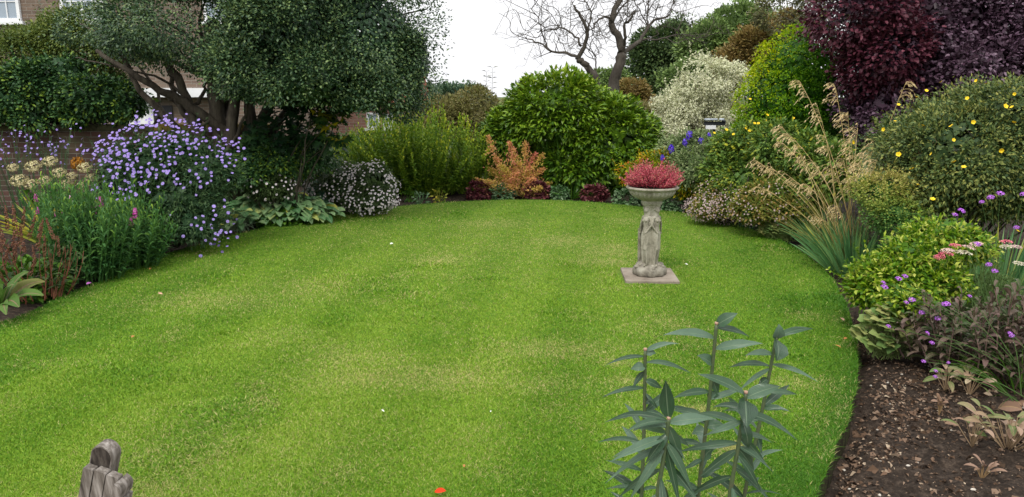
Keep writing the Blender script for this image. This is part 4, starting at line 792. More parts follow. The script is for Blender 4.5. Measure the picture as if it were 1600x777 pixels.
# dwarf fence of foliage behind the daisies under the trunks
# ---- big purple daisies
m_ast = leafmat('aster_leaf', [(.02, .045, .022), (.045, .08, .038), (.08, .12, .055)], tr=.15)
m_pur = leafmat('purple_petal', [(.22, .17, .47), (.35, .28, .62), (.47, .4, .7)], tr=.3, namp=.2, nscale=6); m_asc = solid('daisy_centre', [(.25, .12, .18), (.5, .35, .12)], 40, .7, .2)
af = daisy('purple_daisy', .021, 10, m_pur, m_asc, .12, .24)
as_e = [E(262, 262, 8.1, 105, 62, .55), E(215, 285, 7.9, 62, 52, .5), E(325, 275, 8.0, 55, 45, .45), E(275, 325, 7.75, 75, 55, .45), E(310, 350, 7.55, 40, 32, .3), E(232, 345, 7.6, 40, 45, .3)]
at = shrub('michaelmas_daisy', 'big sprawling bush of lavender purple daisies against the dark wall', 'flowering plant', as_e, 16000, .06, .013, m_ast, .15, 5, twigs=30, tw_r=.006, cl=dict(keep=.4, jit=.9), rand=.7, shoots=130, shl=.3)
fpos = []
def inreg(a, b):
    return ((a - 262) / 110) ** 2 + ((b - 242) / 58) ** 2 < 1 or ((a - 200) / 52) ** 2 + ((b - 282) / 38) ** 2 < 1
while len(fpos) < 430:
    a_, b_ = rng.uniform(150, 378), rng.uniform(186, 330)
    if not inreg(a_, b_): continue
    if b_ > 262 and a_ > 235 and rng.random() < .6: continue
    if fbm(np.array([a_]), np.array([b_]), .03, 3)[0] + rng.random() * .5 < .68: continue
    fpos.append((a_, b_))
for _ in range(34): fpos.append((rng.normal(332, 17), rng.normal(352, 17)))
fpos += [(355, 385), (343, 378), (290, 365), (300, 352), (365, 350)]
pp = [surfpt(a, b, as_e, .04 + rng.uniform(-.04, .16)) for a, b in fpos]
flowers(at, af, np.array([a[0] for a in pp]), np.array([nrm(a[1] * .5 + UP * .5 + rdir(1)[0] * .45 + [0, -.5, 0]) for a in pp]), np.array([rng.uniform(.65, 1.0) for _ in pp]))
# smaller purple daisy sprays against the wall
t, B_, T_ = stemmy('michaelmas_daisy', 'thin sprays of small purple daisies before the wall at far left', 'flowering plant', (PT(60, 300, 8.3)[0], 8.3), .75, .3, 46, .95, 1.22, 14, .06, .014, m_ast, flare=.3, hshape=False)
P = np.concatenate([T_ + rng.normal(size=T_.shape) * [.06, .06, .05] for _ in range(2)]); flowers(t, af, P, nrm(UP * .5 + [0, -.6, 0] + rng.normal(size=P.shape) * .4), .75)
# cream and rust flower heads
m_cream = leafmat('cream_floret', [(.32, .3, .17), (.5, .46, .28), (.64, .58, .4)], tr=.2); m_rust = leafmat('rust_floret', [(.2, .09, .025), (.34, .17, .05)], tr=.15)
hh = headmesh('cream_head', m_cream, 210, .085, .055, .02, .015, 'ball'); hr = headmesh('rust_head', m_rust, 330, .085, .085, .024, .018, 'ball')
t, B_, T_ = stemmy('sedum_clump', 'clump with broad cream flower heads and one rusty brown head by the wall', 'flowering plant', (PT(85, 320, 8.0)[0], 8.0), .5, .25, 26, .45, .62, 10, .16, .05, m_strap, flare=.4, nseg=4)
hp = [(30, 282, 1.1), (52, 260, 1), (78, 252, .9), (92, 270, .9), (48, 288, .9), (103, 288, .9), (132, 262, .9), (142, 278, .8), (128, 290, .7), (20, 262, .7), (70, 282, .8), (112, 275, .7)]
flowers(t, hh, np.array([PT(a, b, 7.8 + rng.uniform(-.1, .2)) for a, b, c_ in hp]), nrm(np.tile([0, -.5, .8], (len(hp), 1))), np.array([c_ for *_, c_ in hp]), 'flower_head')
flowers(t, hr, PT(121, 256, 7.85)[None], np.array([[0, -.3, 1.0]]), 1.0, 'flower_head')
straps('crocosmia_clump', 'broad yellowing strap leaves leaning left under the cream flower heads', np.array([PT(88, 315, 7.6)[0], 7.6, 0]), 36, .55, .8, .03, m_pale, .6, .3, lean=(-.45, 0))
# leafy penstemons
m_pen = leafmat('penstemon_leaf', [((.035, .085, .035), 0), ((.075, .155, .06), .45), ((.13, .23, .07), .8), ((.26, .36, .09), 1)], tr=.3, namp=.2, nscale=3)
PG = 'leafy border plants at the left lawn edge'
pen = []
for px, py, rx, ry, n_, h0, h1, lab, dy in ((175, 430, .42, .3, 85, .38, .66, 'bright green leafy clump nearest the purple daisies at the lawn edge', .35), (110, 452, .42, .3, 85, .5, .78, 'tall green leafy clump with drooping narrow leaves in mid left border', .4), (40, 475, .4, .3, 60, .55, .85, 'blue green leafy clump behind the rusty spikes at far left', .75), (215, 410, .18, .15, 22, .2, .4, 'small leafy clump at the foot of the purple daisies', .12), (95, 440, .6, .3, 60, .55, .85, 'taller leafy clump at the back under the cream heads', 1.1), (5, 470, .4, .3, 60, .6, .92, 'leafy clump behind the rusty spikes cut by the left frame edge', 1.0), (150, 425, .4, .25, 50, .45, .7, 'leafy clump with magenta spikes between its taller and brighter neighbours', .8)):
    c = G(px, py); r_ = stemmy('penstemon', lab, 'plant', (c[0], c[1] + dy), rx, ry, n_, h0, h1, 22, .13, .022, m_pen, PG, tipv=.3, droop=.35, flare=.4, start=.1, nseg=3, bend=.05); pen.append(r_)
m_mag = leafmat('magenta_petal', [(.4, .04, .26), (.62, .12, .42), (.7, .35, .6)], tr=.3); m_pinkp = leafmat('pale_pink_petal', [(.6, .35, .5), (.75, .6, .68)], tr=.3)
mg = headmesh('penstemon_spike', m_mag, 60, .03, .1, .03, .022, 'spike'); pk = headmesh('pale_spike', m_pinkp, 40, .028, .08, .028, .02, 'spike')
for tgt, lst in ((pen[0][0], [(145, 328), (158, 322), (168, 350), (212, 340), (150, 335), (205, 352)]), (pen[4][0], [(88, 342), (100, 342), (60, 334), (57, 314)])):
    flowers(tgt, mg, np.array([PT(a, b, tgt.location.y - .1) for a, b in lst]), nrm(np.tile([.1, -.2, 1.0], (len(lst), 1))), .85, 'flower_spike')
flowers(pen[4][0], pk, np.array([PT(a, b, pen[4][0].location.y - .1) for a, b in [(112, 315), (115, 325), (92, 350)]]), nrm(np.tile([.1, -.2, 1.0], (3, 1))), .8, 'flower_spike')
mound('ground_cover', 'dark leafy undergrowth below the rusty spikes at the left edge', -40, 120, 415, 478, 1500, .07, .035, m_phg, None, dy=.25, rc=.1)
# rusty amaranth spikes and big leaves in the left corner
m_amar = leafmat('rusty_spike', [(.09, .04, .03), (.14, .065, .045), (.19, .11, .07)], tr=.1, namp=.2)
ah = headmesh('rust_spike', m_amar, 110, .018, .2, .02, .01, 'spike'); c = G(25, 492)
t, B_, T_ = stemmy('persicaria', 'clump of rusty red upright seed spikes in the left corner', 'plant', (c[0] - .1, c[1] + .45), .36, .3, 26, .3, .5, 8, .12, .03, m_gdull, flare=.5, stemmat=m_amar)
lst = [(8, 385, 1.2), (25, 370, 1.2), (18, 400, 1), (38, 395, 1), (35, 358, .9), (58, 388, 1), (5, 420, 1), (55, 415, .8), (85, 345 + 30, .9), (62, 372, .8), (92, 400, .8), (12, 360, 1), (30, 385, .9), (45, 372, 1), (22, 415, 1), (70, 398, .8), (48, 430, .8), (2, 395, 1.1), (80, 420, .7)]
flowers(t, ah, np.array([PT(a, b, c[1] + .35 + rng.uniform(-.1, .2)) for a, b, _ in lst]), nrm(np.array([[.15 + rng.normal() * .15, 0, 1] for _ in lst])), np.array([q[2] for q in lst]) * 1.0, 'seed_spike')
m_big = leafmat('big_leaf', [(.05, .1, .03), (.1, .16, .05), (.2, .17, .08)], tr=.3, mid=(.25, .15, .1))
t = thing('dock_plant', 'low plant with broad tapering leaves with red veins at the left frame edge', 'plant', (G(-10, 500)[0], G(-10, 500)[1] + .1, 0)); b_ = np.array(t.location)
tips = np.array([PT(68, 462, b_[1] - .05), PT(70, 440, b_[1] + .2), PT(30, 480, b_[1] - .25), PT(45, 425, b_[1] + .1), PT(22, 445, b_[1] - .1), PT(10, 492, b_[1] - .3), PT(-30, 470, b_[1] - .1), PT(-10, 430, b_[1])]); n = len(tips)
B_ = np.tile(b_, (n, 1)); B_[:, 2] = .05; g = Geo(); g.ribbon(B_, (B_ + tips) / 2 + UP * .12, tips, nrm(np.tile([0, -.5, 1.0], (n, 1)) + rng.normal(size=(n, 3)) * .2), .1 * rng.uniform(.8, 1.2, n), rng.random(n), 8, None, .12, wave=.06); g.build('foliage', m_big, t)
# ================================================================== RIGHT SIDE
m_midg = leafmat('mid_green', [((.06, .11, .035), 0), ((.13, .2, .065), .5), ((.21, .28, .09), .85), ((.38, .38, .1), 1)], tr=.25, namp=.3, nscale=3)
m_grey = leafmat('greyish_green', [(.1, .14, .07), (.19, .24, .12), (.32, .36, .2)], tr=.25)
c = G(1085, 318)
shrub('border_shrub', 'mixed cream and green leaved shrub under the delphinium spikes', 'shrub', [E(1080, 240, 11, 60, 40, .5), E(1140, 250, 10.6, 60, 42, .5), E(1105, 265, 10.4, 60, 38, .5)], 13000, .055, .026, m_grey, .15, 5, cl=dict(keep=.6, jit=.7))
shrub('border_shrub', 'leafy green shrub below the golden hedge with small yellow daisies above', 'shrub', [E(1170, 235, 9.9, 65, 42, .5), E(1220, 265, 9.3, 55, 50, .5), E(1150, 270, 9.8, 60, 38, .5)], 13000, .07, .036, m_midg, .16, 7, cl=dict(keep=.6, jit=.7))
m_yg = leafmat('yellow_red_leaf', [((.06, .11, .02), 0), ((.22, .26, .04), .5), ((.5, .4, .06), .8), ((.4, .12, .05), 1)], tr=.3, namp=.35, nscale=5)
shrub('spiraea', 'yellow and reddish leaved low shrub directly behind the heather', 'shrub', [E(1040, 262, 10.9, 55, 28, .4), E(1075, 285, 10.5, 35, 24, .35), E(1000, 272, 11.2, 40, 22, .35)], 7000, .05, .022, m_yg, .12, 5, cl=dict(keep=.6))
# delphiniums
m_del = leafmat('violet_petal', [(.08, .04, .4), (.14, .08, .58), (.25, .18, .65)], tr=.25); dh = headmesh('delphinium_spike', m_del, 90, .055, .09, .036, .03, 'ball')
t, B_, T_ = stemmy('delphinium', 'group of violet blue delphinium spikes in front of the variegated shrub', 'flowering plant', (PT(1075, 300, 11.2)[0], 11.2), .5, .2, 14, .7, .95, 8, .12, .04, m_midg)
lst = [(1077, 212, 1.1), (1070, 223, .9), (1049, 233, 1.1), (1095, 222, 1.0), (1075, 235, .9), (1035, 247, .8), (1108, 212, .7), (1104, 225, .6)]
flowers(t, dh, np.array([PT(a, b, 10.6) for a, b, _ in lst]), np.tile([0., 0., 1.], (len(lst), 1)) + rng.normal(size=(len(lst), 3)) * .08, np.array([q[2] for q in lst]) * .72, 'flower_spike')
yd = daisy('yellow_daisy', .04, 9, m_yel, m_yc, .3, .3)
t, B_, T_ = stemmy('yellow_daisy_plant', 'loose clump with small yellow daisies at the foot of the golden hedge', 'flowering plant', (PT(1160, 300, 10.2)[0], 10.2), .7, .25, 34, .9, 1.2, 12, .09, .035, m_midg)
lst = [(1135, 203), (1116, 208), (1146, 210), (1165, 201), (1171, 205), (1185, 193), (1197, 188), (1179, 193), (1199, 180), (1172, 155), (1193, 229), (1158, 243), (1215, 255), (1190, 228), (1240, 185), (1283, 225), (1297, 237)]
flowers(t, yd, np.array([PT(a, b, 9.6) for a, b in lst]), nrm(np.array([[rng.normal() * .3, -.6, .7] for _ in lst])), .6)
# pink seedy asters and brown geranium at the right lawn edge
m_mauve = solid('dusty_mauve', [(.3, .22, .24), (.48, .38, .4)], 30, .8, .2); mvf = daisy('mauve_floret', .013, 7, m_mauve, m_tinyc, .2, .35)
m_bronze = leafmat('bronze_leaf', [((.06, .1, .03), 0), ((.14, .17, .05), .45), ((.25, .22, .08), .75), ((.36, .24, .12), 1)], tr=.2, namp=.35, nscale=4)
daisybush('dusty mauve flowered bush with bronze leaves right of the stone planter', [E(1128, 298, 9.6, 42, 28, .35), E(1115, 325, 9.3, 38, 18, .3), E(1150, 318, 9.2, 30, 22, .3)], 7000, 2600, .04, .018, m_bronze, mvf, .75, 100, 'mauve_bush')
daisybush('lower bronze and rust bush with mauve sprays beside the lawn curve', [E(1195, 310, 8.6, 42, 30, .35), E(1175, 325, 8.5, 30, 22, .3), E(1225, 322, 8.4, 30, 26, .3)], 7000, 700, .045, .024, m_bronze, mvf, .75, 100, 'mauve_bush')
shrub('border_shrub', 'pale fresh green leafy shrub behind the oat grass heads', 'shrub', [E(1215, 225, 9.0, 42, 40, .35), E(1262, 250, 8.6, 40, 44, .35), E(1300, 270, 8.2, 34, 50, .3)], 9000, .06, .03, m_midg, .14, 5, cl=dict(keep=.4, jit=.8), shoots=60)
shrub('border_shrub', 'dark green filler shrub behind the bronze bushes', 'shrub', [E(1180, 285, 9.3, 60, 36, .35), E(1245, 310, 8.5, 45, 40, .35)], 7000, .055, .028, m_midg, .14, 5)
def lobemound(label, px0, px1, pt, pb, n, s, mat, name='geranium', h=None):
    cx = (px0 + px1) / 2; b = G(cx, pb); k = 1 / ppm(b[1]); rx = (px1 - px0) / 2 * k; Yc = b[1] + rx * .55; top = PT(cx, pt, Yc)[2]
    t = thing(name, label, 'plant', (b[0], Yc, -.03)); a = rng.uniform(0, 6.28, n); rr = np.sqrt(rng.random(n)); P = np.stack([b[0] + rx * rr * np.cos(a), Yc + rx * .6 * rr * np.sin(a), .02 + top * (1 - rr ** 2 * .8) * rng.uniform(.75, 1.05, n)], 1)
    D = nrm(np.stack([np.cos(a), np.sin(a) - .3, rng.normal(size=n) * .3], 1)); g = Geo(); V0 = g.n; N = nrm(UP + rng.normal(size=P.shape) * .3 + [0, -.35, 0]); S = nrm(np.cross(D, N)); s_ = s * rng.uniform(.6, 1.2, n)
    ang = np.linspace(-2.7, 2.7, 15); rad = .78 + .22 * np.cos(ang * 2.4 * 1.0 + 0) * np.cos(ang * 0) ; rad = .8 + .14 * np.cos(ang * 5.2)
    V = [P] + [P + (D * math.cos(x_) + S * math.sin(x_)) * (s_ * r_ * .5)[:, None] + nrm(np.cross(S, D)) * (s_ * .06 * math.cos(x_ * 3))[:, None] for x_, r_ in zip(ang, rad)]; V = np.stack(V, 1)
    bb = (np.arange(n) * 16)[:, None, None]; g.add(V.reshape(-1, 3), None, (bb + np.array([[0, i, i + 1] for i in range(1, 15)])).reshape(-1, 3), ft=np.repeat(rng.random(n), 14), u=np.tile([0] + [1] * 15, n)); g.build('foliage', mat, t)
    g = Geo(); B = np.tile([b[0], Yc, -.03], (n, 1)) + rng.normal(size=(n, 3)) * [rx * .25, rx * .15, 0]; g.blades(B, (B + P) / 2, P, .003, .002, .5, 3); g.build('stem', mat, t)
m_gerp = leafmat('pale_green_leaf', [(.09, .15, .06), (.17, .24, .1), (.26, .31, .14), (.38, .36, .18)], tr=.3, namp=.2)
lobemound('pale green lobed leaves spilling at the lawn edge before the oat grass', 1190, 1262, 333, 376, 260, .075, m_gerp)
mound('ground_cover', 'small grey green mat at the lawn edge beneath the bronze bush', 1152, 1196, 335, 356, 260, .04, .03, m_silv)
# golden oat grass
gy = 7.1; gb = np.array([PT(1330, 340, gy)[0], gy, 0]); m_straw = leafmat('straw_stalk', [(.5, .4, .22), (.66, .55, .34)], tr=.2); m_oat = leafmat('oat_awn', [(.52, .42, .26), (.68, .56, .36), (.82, .7, .48)], tr=.35, namp=.2)
og = thing('oat_grass', 'tall golden oat grass with drooping feathery heads arching over the border', 'grass plant', gb)
heads = [(1222, 198), (1226, 226), (1250, 242), (1182, 252), (1188, 293), (1276, 338), (1250, 128), (1304, 134), (1277, 166), (1340, 200), (1330, 222), (1350, 240), (1416, 128), (1463, 224), (1468, 282), (1482, 312), (1318, 250), (1205, 262), (1238, 215), (1300, 260), (1290, 215), (1262, 290), (1365, 225), (1345, 262), (1425, 320), (1325, 180), (1232, 275), (1370, 250), (1335, 282), (1272, 255), (1310, 325), (1430, 300)]
for i, (px, py) in enumerate(heads):
    Tp = PT(px, py, gy + rng.uniform(-.5, .35)); B0 = gb + [rng.normal() * .07, rng.normal() * .07, 0]; d = Tp - B0; sx = -1 if px < 1400 else rng.choice([-1, 1])
    Pc = B0 + d * .5 + [-d[0] * .12, 0, .12 * np.linalg.norm(d)]; g = Geo(); g.blades(B0[None], Pc[None], Tp[None], .0038, .002, rng.random(), 8); st = g.build('stalk', m_straw, og)
    g = Geo(); m_ = 19; dirn = nrm(Tp - Pc); s0 = Tp - dirn * .18
    P0 = s0 + dirn * (rng.random(m_) * .2)[:, None]; sid = nrm(np.stack([rng.normal(size=m_) * .35 + sx * .8, rng.normal(size=m_) * .4, rng.uniform(.0, .5, m_)], 1)); Lr = rng.uniform(.05, .15, m_)[:, None]
    P1 = P0 + sid * Lr * .9 - UP * Lr * .4; Pm = P0 + sid * Lr * .7 + UP * Lr * .15; g.blades(P0, Pm, P1, .0012, .0008, .5, 3)
    for q in range(4):
        f_ = rng.uniform(.45, 1.05, m_)[:, None]; C_ = P0 + (P1 - P0) * f_ + (Pm - (P0 + P1) / 2) * (1 - (2 * f_ - 1) ** 2) * .5; g.leaf4(C_, nrm(np.stack([rng.normal(size=m_) * .3 + sx * .7, rng.normal(size=m_) * .3, -np.ones(m_)], 1)), rdir(m_), .027 * rng.uniform(.7, 1.3, m_), .0075, rng.random(m_))
    g.build('seed_head', m_oat, og)
g = Geo(); n = 130; a = rng.uniform(0, 6.28, n); B0 = gb + np.stack([np.cos(a), np.sin(a), 0 * a], 1) * (.1 * rng.random(n))[:, None]; el = rng.uniform(.75, 1.35, n); Ls = rng.uniform(.5, 1.35, n)[:, None]; D = np.stack([np.cos(a) * np.cos(el) - .25, np.sin(a) * np.cos(el), np.sin(el)], 1)
g.ribbon(B0, B0 + D * Ls * .6, B0 + D * Ls * [1.25, 1.25, .85], nrm(rdir(n)), .006, rng.random(n), 7, lambda t: 1.02 - t, .05); g.build('foliage', leafmat('oat_blade', [(.1, .13, .05), (.25, .24, .1), (.4, .32, .14)], tr=.3), og)
# yellow green foliage plant (meadow rue) beside the grass
m_rue = leafmat('rue_leaf', [((.05, .12, .04), 0), ((.11, .2, .07), .4), ((.32, .36, .12), .7), ((.56, .5, .24), 1)], tr=.3, namp=.12, nscale=5)
def rv(P): z = P[:, 2]; return np.clip((z - .25) * 1.4 + rng.normal(size=len(P)) * .12, 0, 1)
shrub('meadow_rue', 'yellow topped feathery plant with green base right of the oat stalks', 'plant', [E(1385, 300, 6.7, 48, 36, .3), E(1400, 335, 6.5, 50, 32, .3), E(1350, 290, 6.9, 26, 26, .25)], 8000, .026, .017, m_rue, .1, 4, vf=rv, inner=.45, cl=dict(keep=.25, jit=.9), tw_r=.006)
# irises
m_iris = leafmat('iris_leaf', [((.07, .15, .07), 0), ((.13, .24, .11), .5), ((.2, .31, .14), .9), ((.42, .4, .14), 1)], tr=.25, rough=.45, namp=.1)
c = G(1322, 430); straps('iris_clump', 'dense fan of blue green sword leaves at the curve of the lawn edge', (c[0] + .2, c[1] + .25), 240, .34, .52, .02, m_iris, .75, .1, .24, fold=.04)
c = G(1285, 400); straps('iris_clump', 'narrower grassy sword leaves behind the main iris fan', (c[0] + .28, c[1] + .5), 200, .3, .48, .013, m_iris, .8, .2, .22, fold=.04)
c = PT(1570, 370, 5.9); straps('iris_clump', 'grassy blue green blades behind the pink flat flowers at right', (c[0], 5.9), 260, .45, .7, .015, m_iris, .6, .15, .4, fold=.04)
# golden variegated euonymus
m_euo = leafmat('euonymus_leaf', [((.05, .11, .025), 0), ((.12, .21, .04), .45), ((.27, .35, .08), .75), ((.52, .54, .2), 1)], tr=.3, rough=.4, namp=.25, nscale=5)
shrub('euonymus', 'bright yellow green variegated low shrub behind the near border plants', 'shrub', [E(1470, 375, 5.15, 60, 36, .3), E(1430, 405, 5.0, 58, 38, .3), E(1380, 435, 4.95, 48, 36, .25), E(1450, 440, 4.8, 60, 36, .25), E(1352, 452, 4.9, 26, 24, .18), E(1410, 470, 4.6, 40, 24, .2), E(1510, 385, 5.2, 38, 26, .25)], 12000, .046, .022, m_euo, .09, 5, up=.6, rand=.8, cl=dict(keep=.45, jit=.8), tw_r=.006)
# achillea: grey green feathery clump with flat flowers
m_feath = leafmat('feathery_green', [(.05, .09, .035), (.1, .15, .06), (.17, .22, .1)], tr=.25)
t, B_, T_ = stemmy('yarrow', 'feathery grey green clump with flat pink and white flower plates', 'flowering plant', (PT(1520, 400, 4.9)[0], 4.9), .42, .3, 150, .3, .52, 30, .045, .006, m_feath, flare=.35)
def flat(name, cols): return headmesh(name, leafmat(name + '_floret', cols, tr=.2), 150, .04, .01, .008, .008, 'flat')
fl = [((.55, .14, .2), (.7, .3, .33)), ((.6, .42, .4), (.75, .62, .58)), ((.6, .55, .42), (.72, .68, .58))]
plates = [flat('pink_plate', fl[0]), flat('blush_plate', fl[1]), flat('cream_plate', fl[2])]
for k_, lst in enumerate([[(1492, 384), (1468, 401), (1478, 397), (1572, 378), (1467, 404)], [(1514, 387), (1525, 382), (1480, 392), (1588, 386)], [(1495, 394), (1508, 395), (1592, 412), (1572, 386)]]):
    flowers(t, plates[k_], np.array([PT(a, b, 4.65) for a, b in lst]), nrm(np.array([[rng.normal() * .1, -.12, 1] for _ in lst])), .95, 'flower_plate')
g = Geo(); lst = [(1492, 384), (1468, 401), (1572, 378), (1514, 387), (1525, 382), (1480, 392), (1495, 394), (1508, 395), (1592, 412), (1572, 386), (1588, 386), (1478, 397)]
T_ = np.array([PT(a, b, 4.65) for a, b in lst]); B_ = T_ * [1, 1, 0] + rng.normal(size=T_.shape) * [.08, .08, 0]; g.blades(B_, (B_ + T_) / 2, T_ - [0, 0, .004], .002, .0015, .5, 4); g.build('flower_stems', m_feath, t)
mound('ground_cover', 'low fine bright green mat between yarrow and purple stemmed plant', 1490, 1600, 425, 500, 2200, .03, .012, m_feath, None, rc=.06, kind=5)
# verbena
m_ver = leafmat('verbena_floret', [(.28, .08, .42), (.45, .18, .6), (.55, .3, .68)], tr=.25); vh = headmesh('verbena_head', m_ver, 70, .018, .011, .008, .0065, 'dome'); m_vst = leafmat('verbena_stem', [(.06, .11, .04), (.12, .18, .08)], tr=.1)
VG = 'purple verbena stems in the right border'
def verbena(label, base, lst, Y, s=1, extra=0):
    t = thing('verbena', label, 'flowering plant', base, VG); g = Geo(); T_ = np.array([PT(a, b, Y + rng.uniform(-.12, .12)) for a, b in lst]); B_ = np.tile(np.asarray(base, float), (len(T_), 1)); B_[:, :2] += rng.normal(size=(len(T_), 2)) * .03
    g.blades(B_, (B_ + T_) / 2 + [0, 0, .1] + rng.normal(size=T_.shape) * .03, T_, .0028, .0014, .5, 7); g.build('stem', m_vst, t); flowers(t, vh, T_, nrm(np.array([[rng.normal() * .2, -.3, 1] for _ in lst])), s * np.array([rng.uniform(.75, 1.2) for _ in lst]), 'flower_head')
verbena('verbena with four flat purple heads against the dark shrub at right', (PT(1575, 400, 5.6)[0], 5.6, 0), [(1534, 316), (1548, 309), (1563, 303), (1599, 304), (1588, 356)], 5.5, 1.3)
verbena('verbena with purple heads floating over the euonymus', (PT(1600, 560, 4.1)[0], 4.1, 0), [(1382, 449), (1404, 436), (1414, 432), (1380, 442), (1416, 473), (1425, 469), (1440, 489)], 4.2, 1.0)
verbena('verbena with two stacked purple heads beside the yarrow', (PT(1568, 520, 4.4)[0], 4.4, 0), [(1545, 414), (1554, 424), (1527, 382), (1502, 330), (1492, 336)], 4.4, 1.1)
verbena('verbena trailing low over the pale lobed leaves and soil', (PT(1610, 610, 3.9)[0], 3.9, 0), [(1388, 510), (1465, 498), (1449, 521), (1456, 536), (1476, 476), (1480, 475), (1515, 463)], 4.0, .85)
verbena('verbena with tiny purple heads hanging just above the bare soil', (PT(1606, 640, 3.7)[0], 3.7, 0), [(1443, 565), (1482, 567), (1462, 580), (1461, 589), (1581, 525), (1578, 521)], 3.75, .7)
# pale lobed leaves, dark stemmed plant
lobemound('yellow green lobed coral bells leaves beside bare soil at right lawn edge', 1343, 1460, 480, 560, 120, .11, m_gerp, 'coral_bells')
m_pur_l = leafmat('purple_brown_leaf', [((.045, .075, .03), 0), ((.085, .075, .05), .35), ((.13, .09, .08), .7), ((.22, .16, .14), 1)], tr=.15, rough=.4, namp=.3, nscale=5, mid=(.18, .12, .1))
for cx_, cy_, n_, h0, h1, lab, Y_ in ((1500, 560, 26, .28, .5, 'dull purple brown leaved bushy plant above the bare soil', 4.15), (1580, 580, 26, .34, .55, 'taller purple brown leaved plant at the right frame edge', 4.0), (1455, 520, 12, .25, .4, 'smaller purple brown leaved plant over the pale lobed leaves', 4.4)):
    stemmy('loosestrife', lab, 'plant', (PT(cx_, cy_, Y_)[0], Y_), .27, .22, n_, h0, h1, 16, .13, .034, m_pur_l, 'purple brown leaved plants in the right border', flare=.5, droop=.45, start=.1, nseg=5, el=30, topsize=.7)
straps('grass_tuft', 'thin green grass blades at the foot of the purple leaved plants', PT(1600, 600, 3.85) * [1, 1, 0], 70, .25, .45, .005, m_strap, 1.1, .4, .1)
# dying peony-like foliage on the bare soil
m_peo = leafmat('peony_leaf', [((.1, .16, .06), 0), ((.2, .2, .11), .35), ((.29, .2, .15), .65), ((.38, .29, .23), .88), ((.45, .4, .28), 1)], tr=.25, namp=.3, nscale=9, mid=(.35, .25, .15))
def rosette(label, px, py, n, L_, W_, mat, name='peony', up=.5, r=.05, h=.1, py2=None):
    c = G(px, py, -.02); t = thing(name, label, 'plant', c); a = rng.uniform(0, 6.28, n); rr = rng.random(n); P = c + np.stack([np.cos(a) * r * rr, np.sin(a) * r * rr, h * (.4 + .6 * rng.random(n))], 1); D = nrm(np.stack([np.cos(a), np.sin(a), rng.uniform(-.1, up * 1.6, n)], 1)); Ls = (L_ * rng.uniform(.6, 1.25, n))[:, None]
    g = Geo(); g.ribbon(P, P + D * Ls * .55 + UP * Ls * .12, P + D * Ls - UP * Ls * .2, nrm(UP + rng.normal(size=P.shape) * .35 + [0, -.4, 0]), W_, rng.random(n), 6, None, .15); g.build('foliage', mat, t)
    g = Geo(); B = np.tile(c, (n, 1)) - [0, 0, .03]; g.blades(B, (B + P) / 2, P, .003, .002, .6, 3); g.build('stem', mat, t)
rosette('fading pink and green leaved peony nearest the right frame edge', 1575, 700, 34, .095, .032, m_peo, r=.16, h=.16)
rosette('small fading peony shoot left of the larger one', 1520, 690, 16, .075, .024, m_peo, r=.07, h=.1)
rosette('pale spent leaves under the trailing verbena heads', 1478, 605, 14, .085, .028, m_peo, r=.06, h=.1)
rosette('cream and rust star shaped leaves beside the purple leaved plant', 1515, 612, 16, .085, .028, m_peo, r=.07, h=.11)
m_rleaf = leafmat('russet_leaf', [(.18, .12, .085), (.27, .19, .15)], tr=.2, mid=(.3, .2, .1))
rosette('big rusty pink fallen leaves at the right frame edge', 1600, 650, 5, .12, .055, m_rleaf, r=.06, h=.07, up=.1, name='bergenia')
rosette('shrivelled orange brown dead shoot on the bare soil', 1468, 640, 12, .05, .016, m_rleaf, r=.02, h=.05, up=1.4, name='withered_shoot')
rosette('dry brown dead stub at the lower right of the soil', 1535, 740, 10, .06, .018, m_rleaf, r=.03, h=.04, up=1.2, name='withered_shoot')
# grey metal rail seen behind the variegated shrub
m_metal = solid('grey_metal', [(.3, .34, .38), (.45, .5, .54)], 10, .35, .6); m_blk = solid('black_plastic', [(.01, .012, .015), (.02, .022, .025)], 10, .5, .4)
q = PT(1117, 192, 12.3); t = thing('garden_lamp_post', 'grey metal bar with a rounded black end glimpsed behind the delphiniums', 'post', (q[0], 12.3, 0)); g = Geo()
a_, b_ = PT(1101, 187, 12.3), PT(1121, 187, 12.3); g.tube([a_, b_], .018, 10); g.tube([PT(1124, 187, 12.3), PT(1131, 187, 12.3)], [.02, .02], 10); g.build('bar', m_metal, t, True)
g = Geo(); g.box(PT(1100, 196, 12.32) - [0, 0, 0], PT(1133, 190, 12.36)); g.ball(PT(1131, 190, 12.34), .035); g.box(np.array([q[0] - .02, 12.32, 0]), np.array([q[0] + .02, 12.36, PT(0, 196, 12.3)[2] - .002])); g.build('holder', m_blk, t)
g = Geo(); g.box(PT(1103, 202, 12.28), PT(1118, 196, 12.31)); g.build('label_plate', m_white, t)

# ================================================================== STONE PLANTER
S0 = np.array([slab_c[0], slab_c[1], 0.0])
m_stone = solid('cast_stone', [(.13, .12, .085), (.29, .27, .21), (.4, .38, .31)], 9, .9, .25, .5, 60)
m_stone_d = solid('weathered_stone', [(.1, .09, .07), (.22, .2, .16), (.36, .34, .28)], 14, .9, .25, .7, 60)
m_slab = solid('sandstone_slab', [(.16, .13, .1), (.25, .21, .165), (.32, .28, .23)], 6, .9, .2, .5, 70)
bpy_slab = Geo(); bpy_slab.box(S0 + [-.235, -.255, -.03], S0 + [.235, .255, .022])
sl = bpy_slab.build('paving_slab', m_slab, None, loc=(S0[0], S0[1], 0)); tag(sl, 'square buff stone slab set in the lawn beneath the planter', 'slab')
bv = sl.modifiers.new('b', 'BEVEL'); bv.width = .008; bv.segments = 2; sl.rotation_euler.z = R(-3)
pl_ = thing('stone_planter', 'pale stone planter carved with three female figures holding a shallow fluted bowl', 'planter', (S0[0], S0[1], .022)); Z0 = .022
g = Geo()
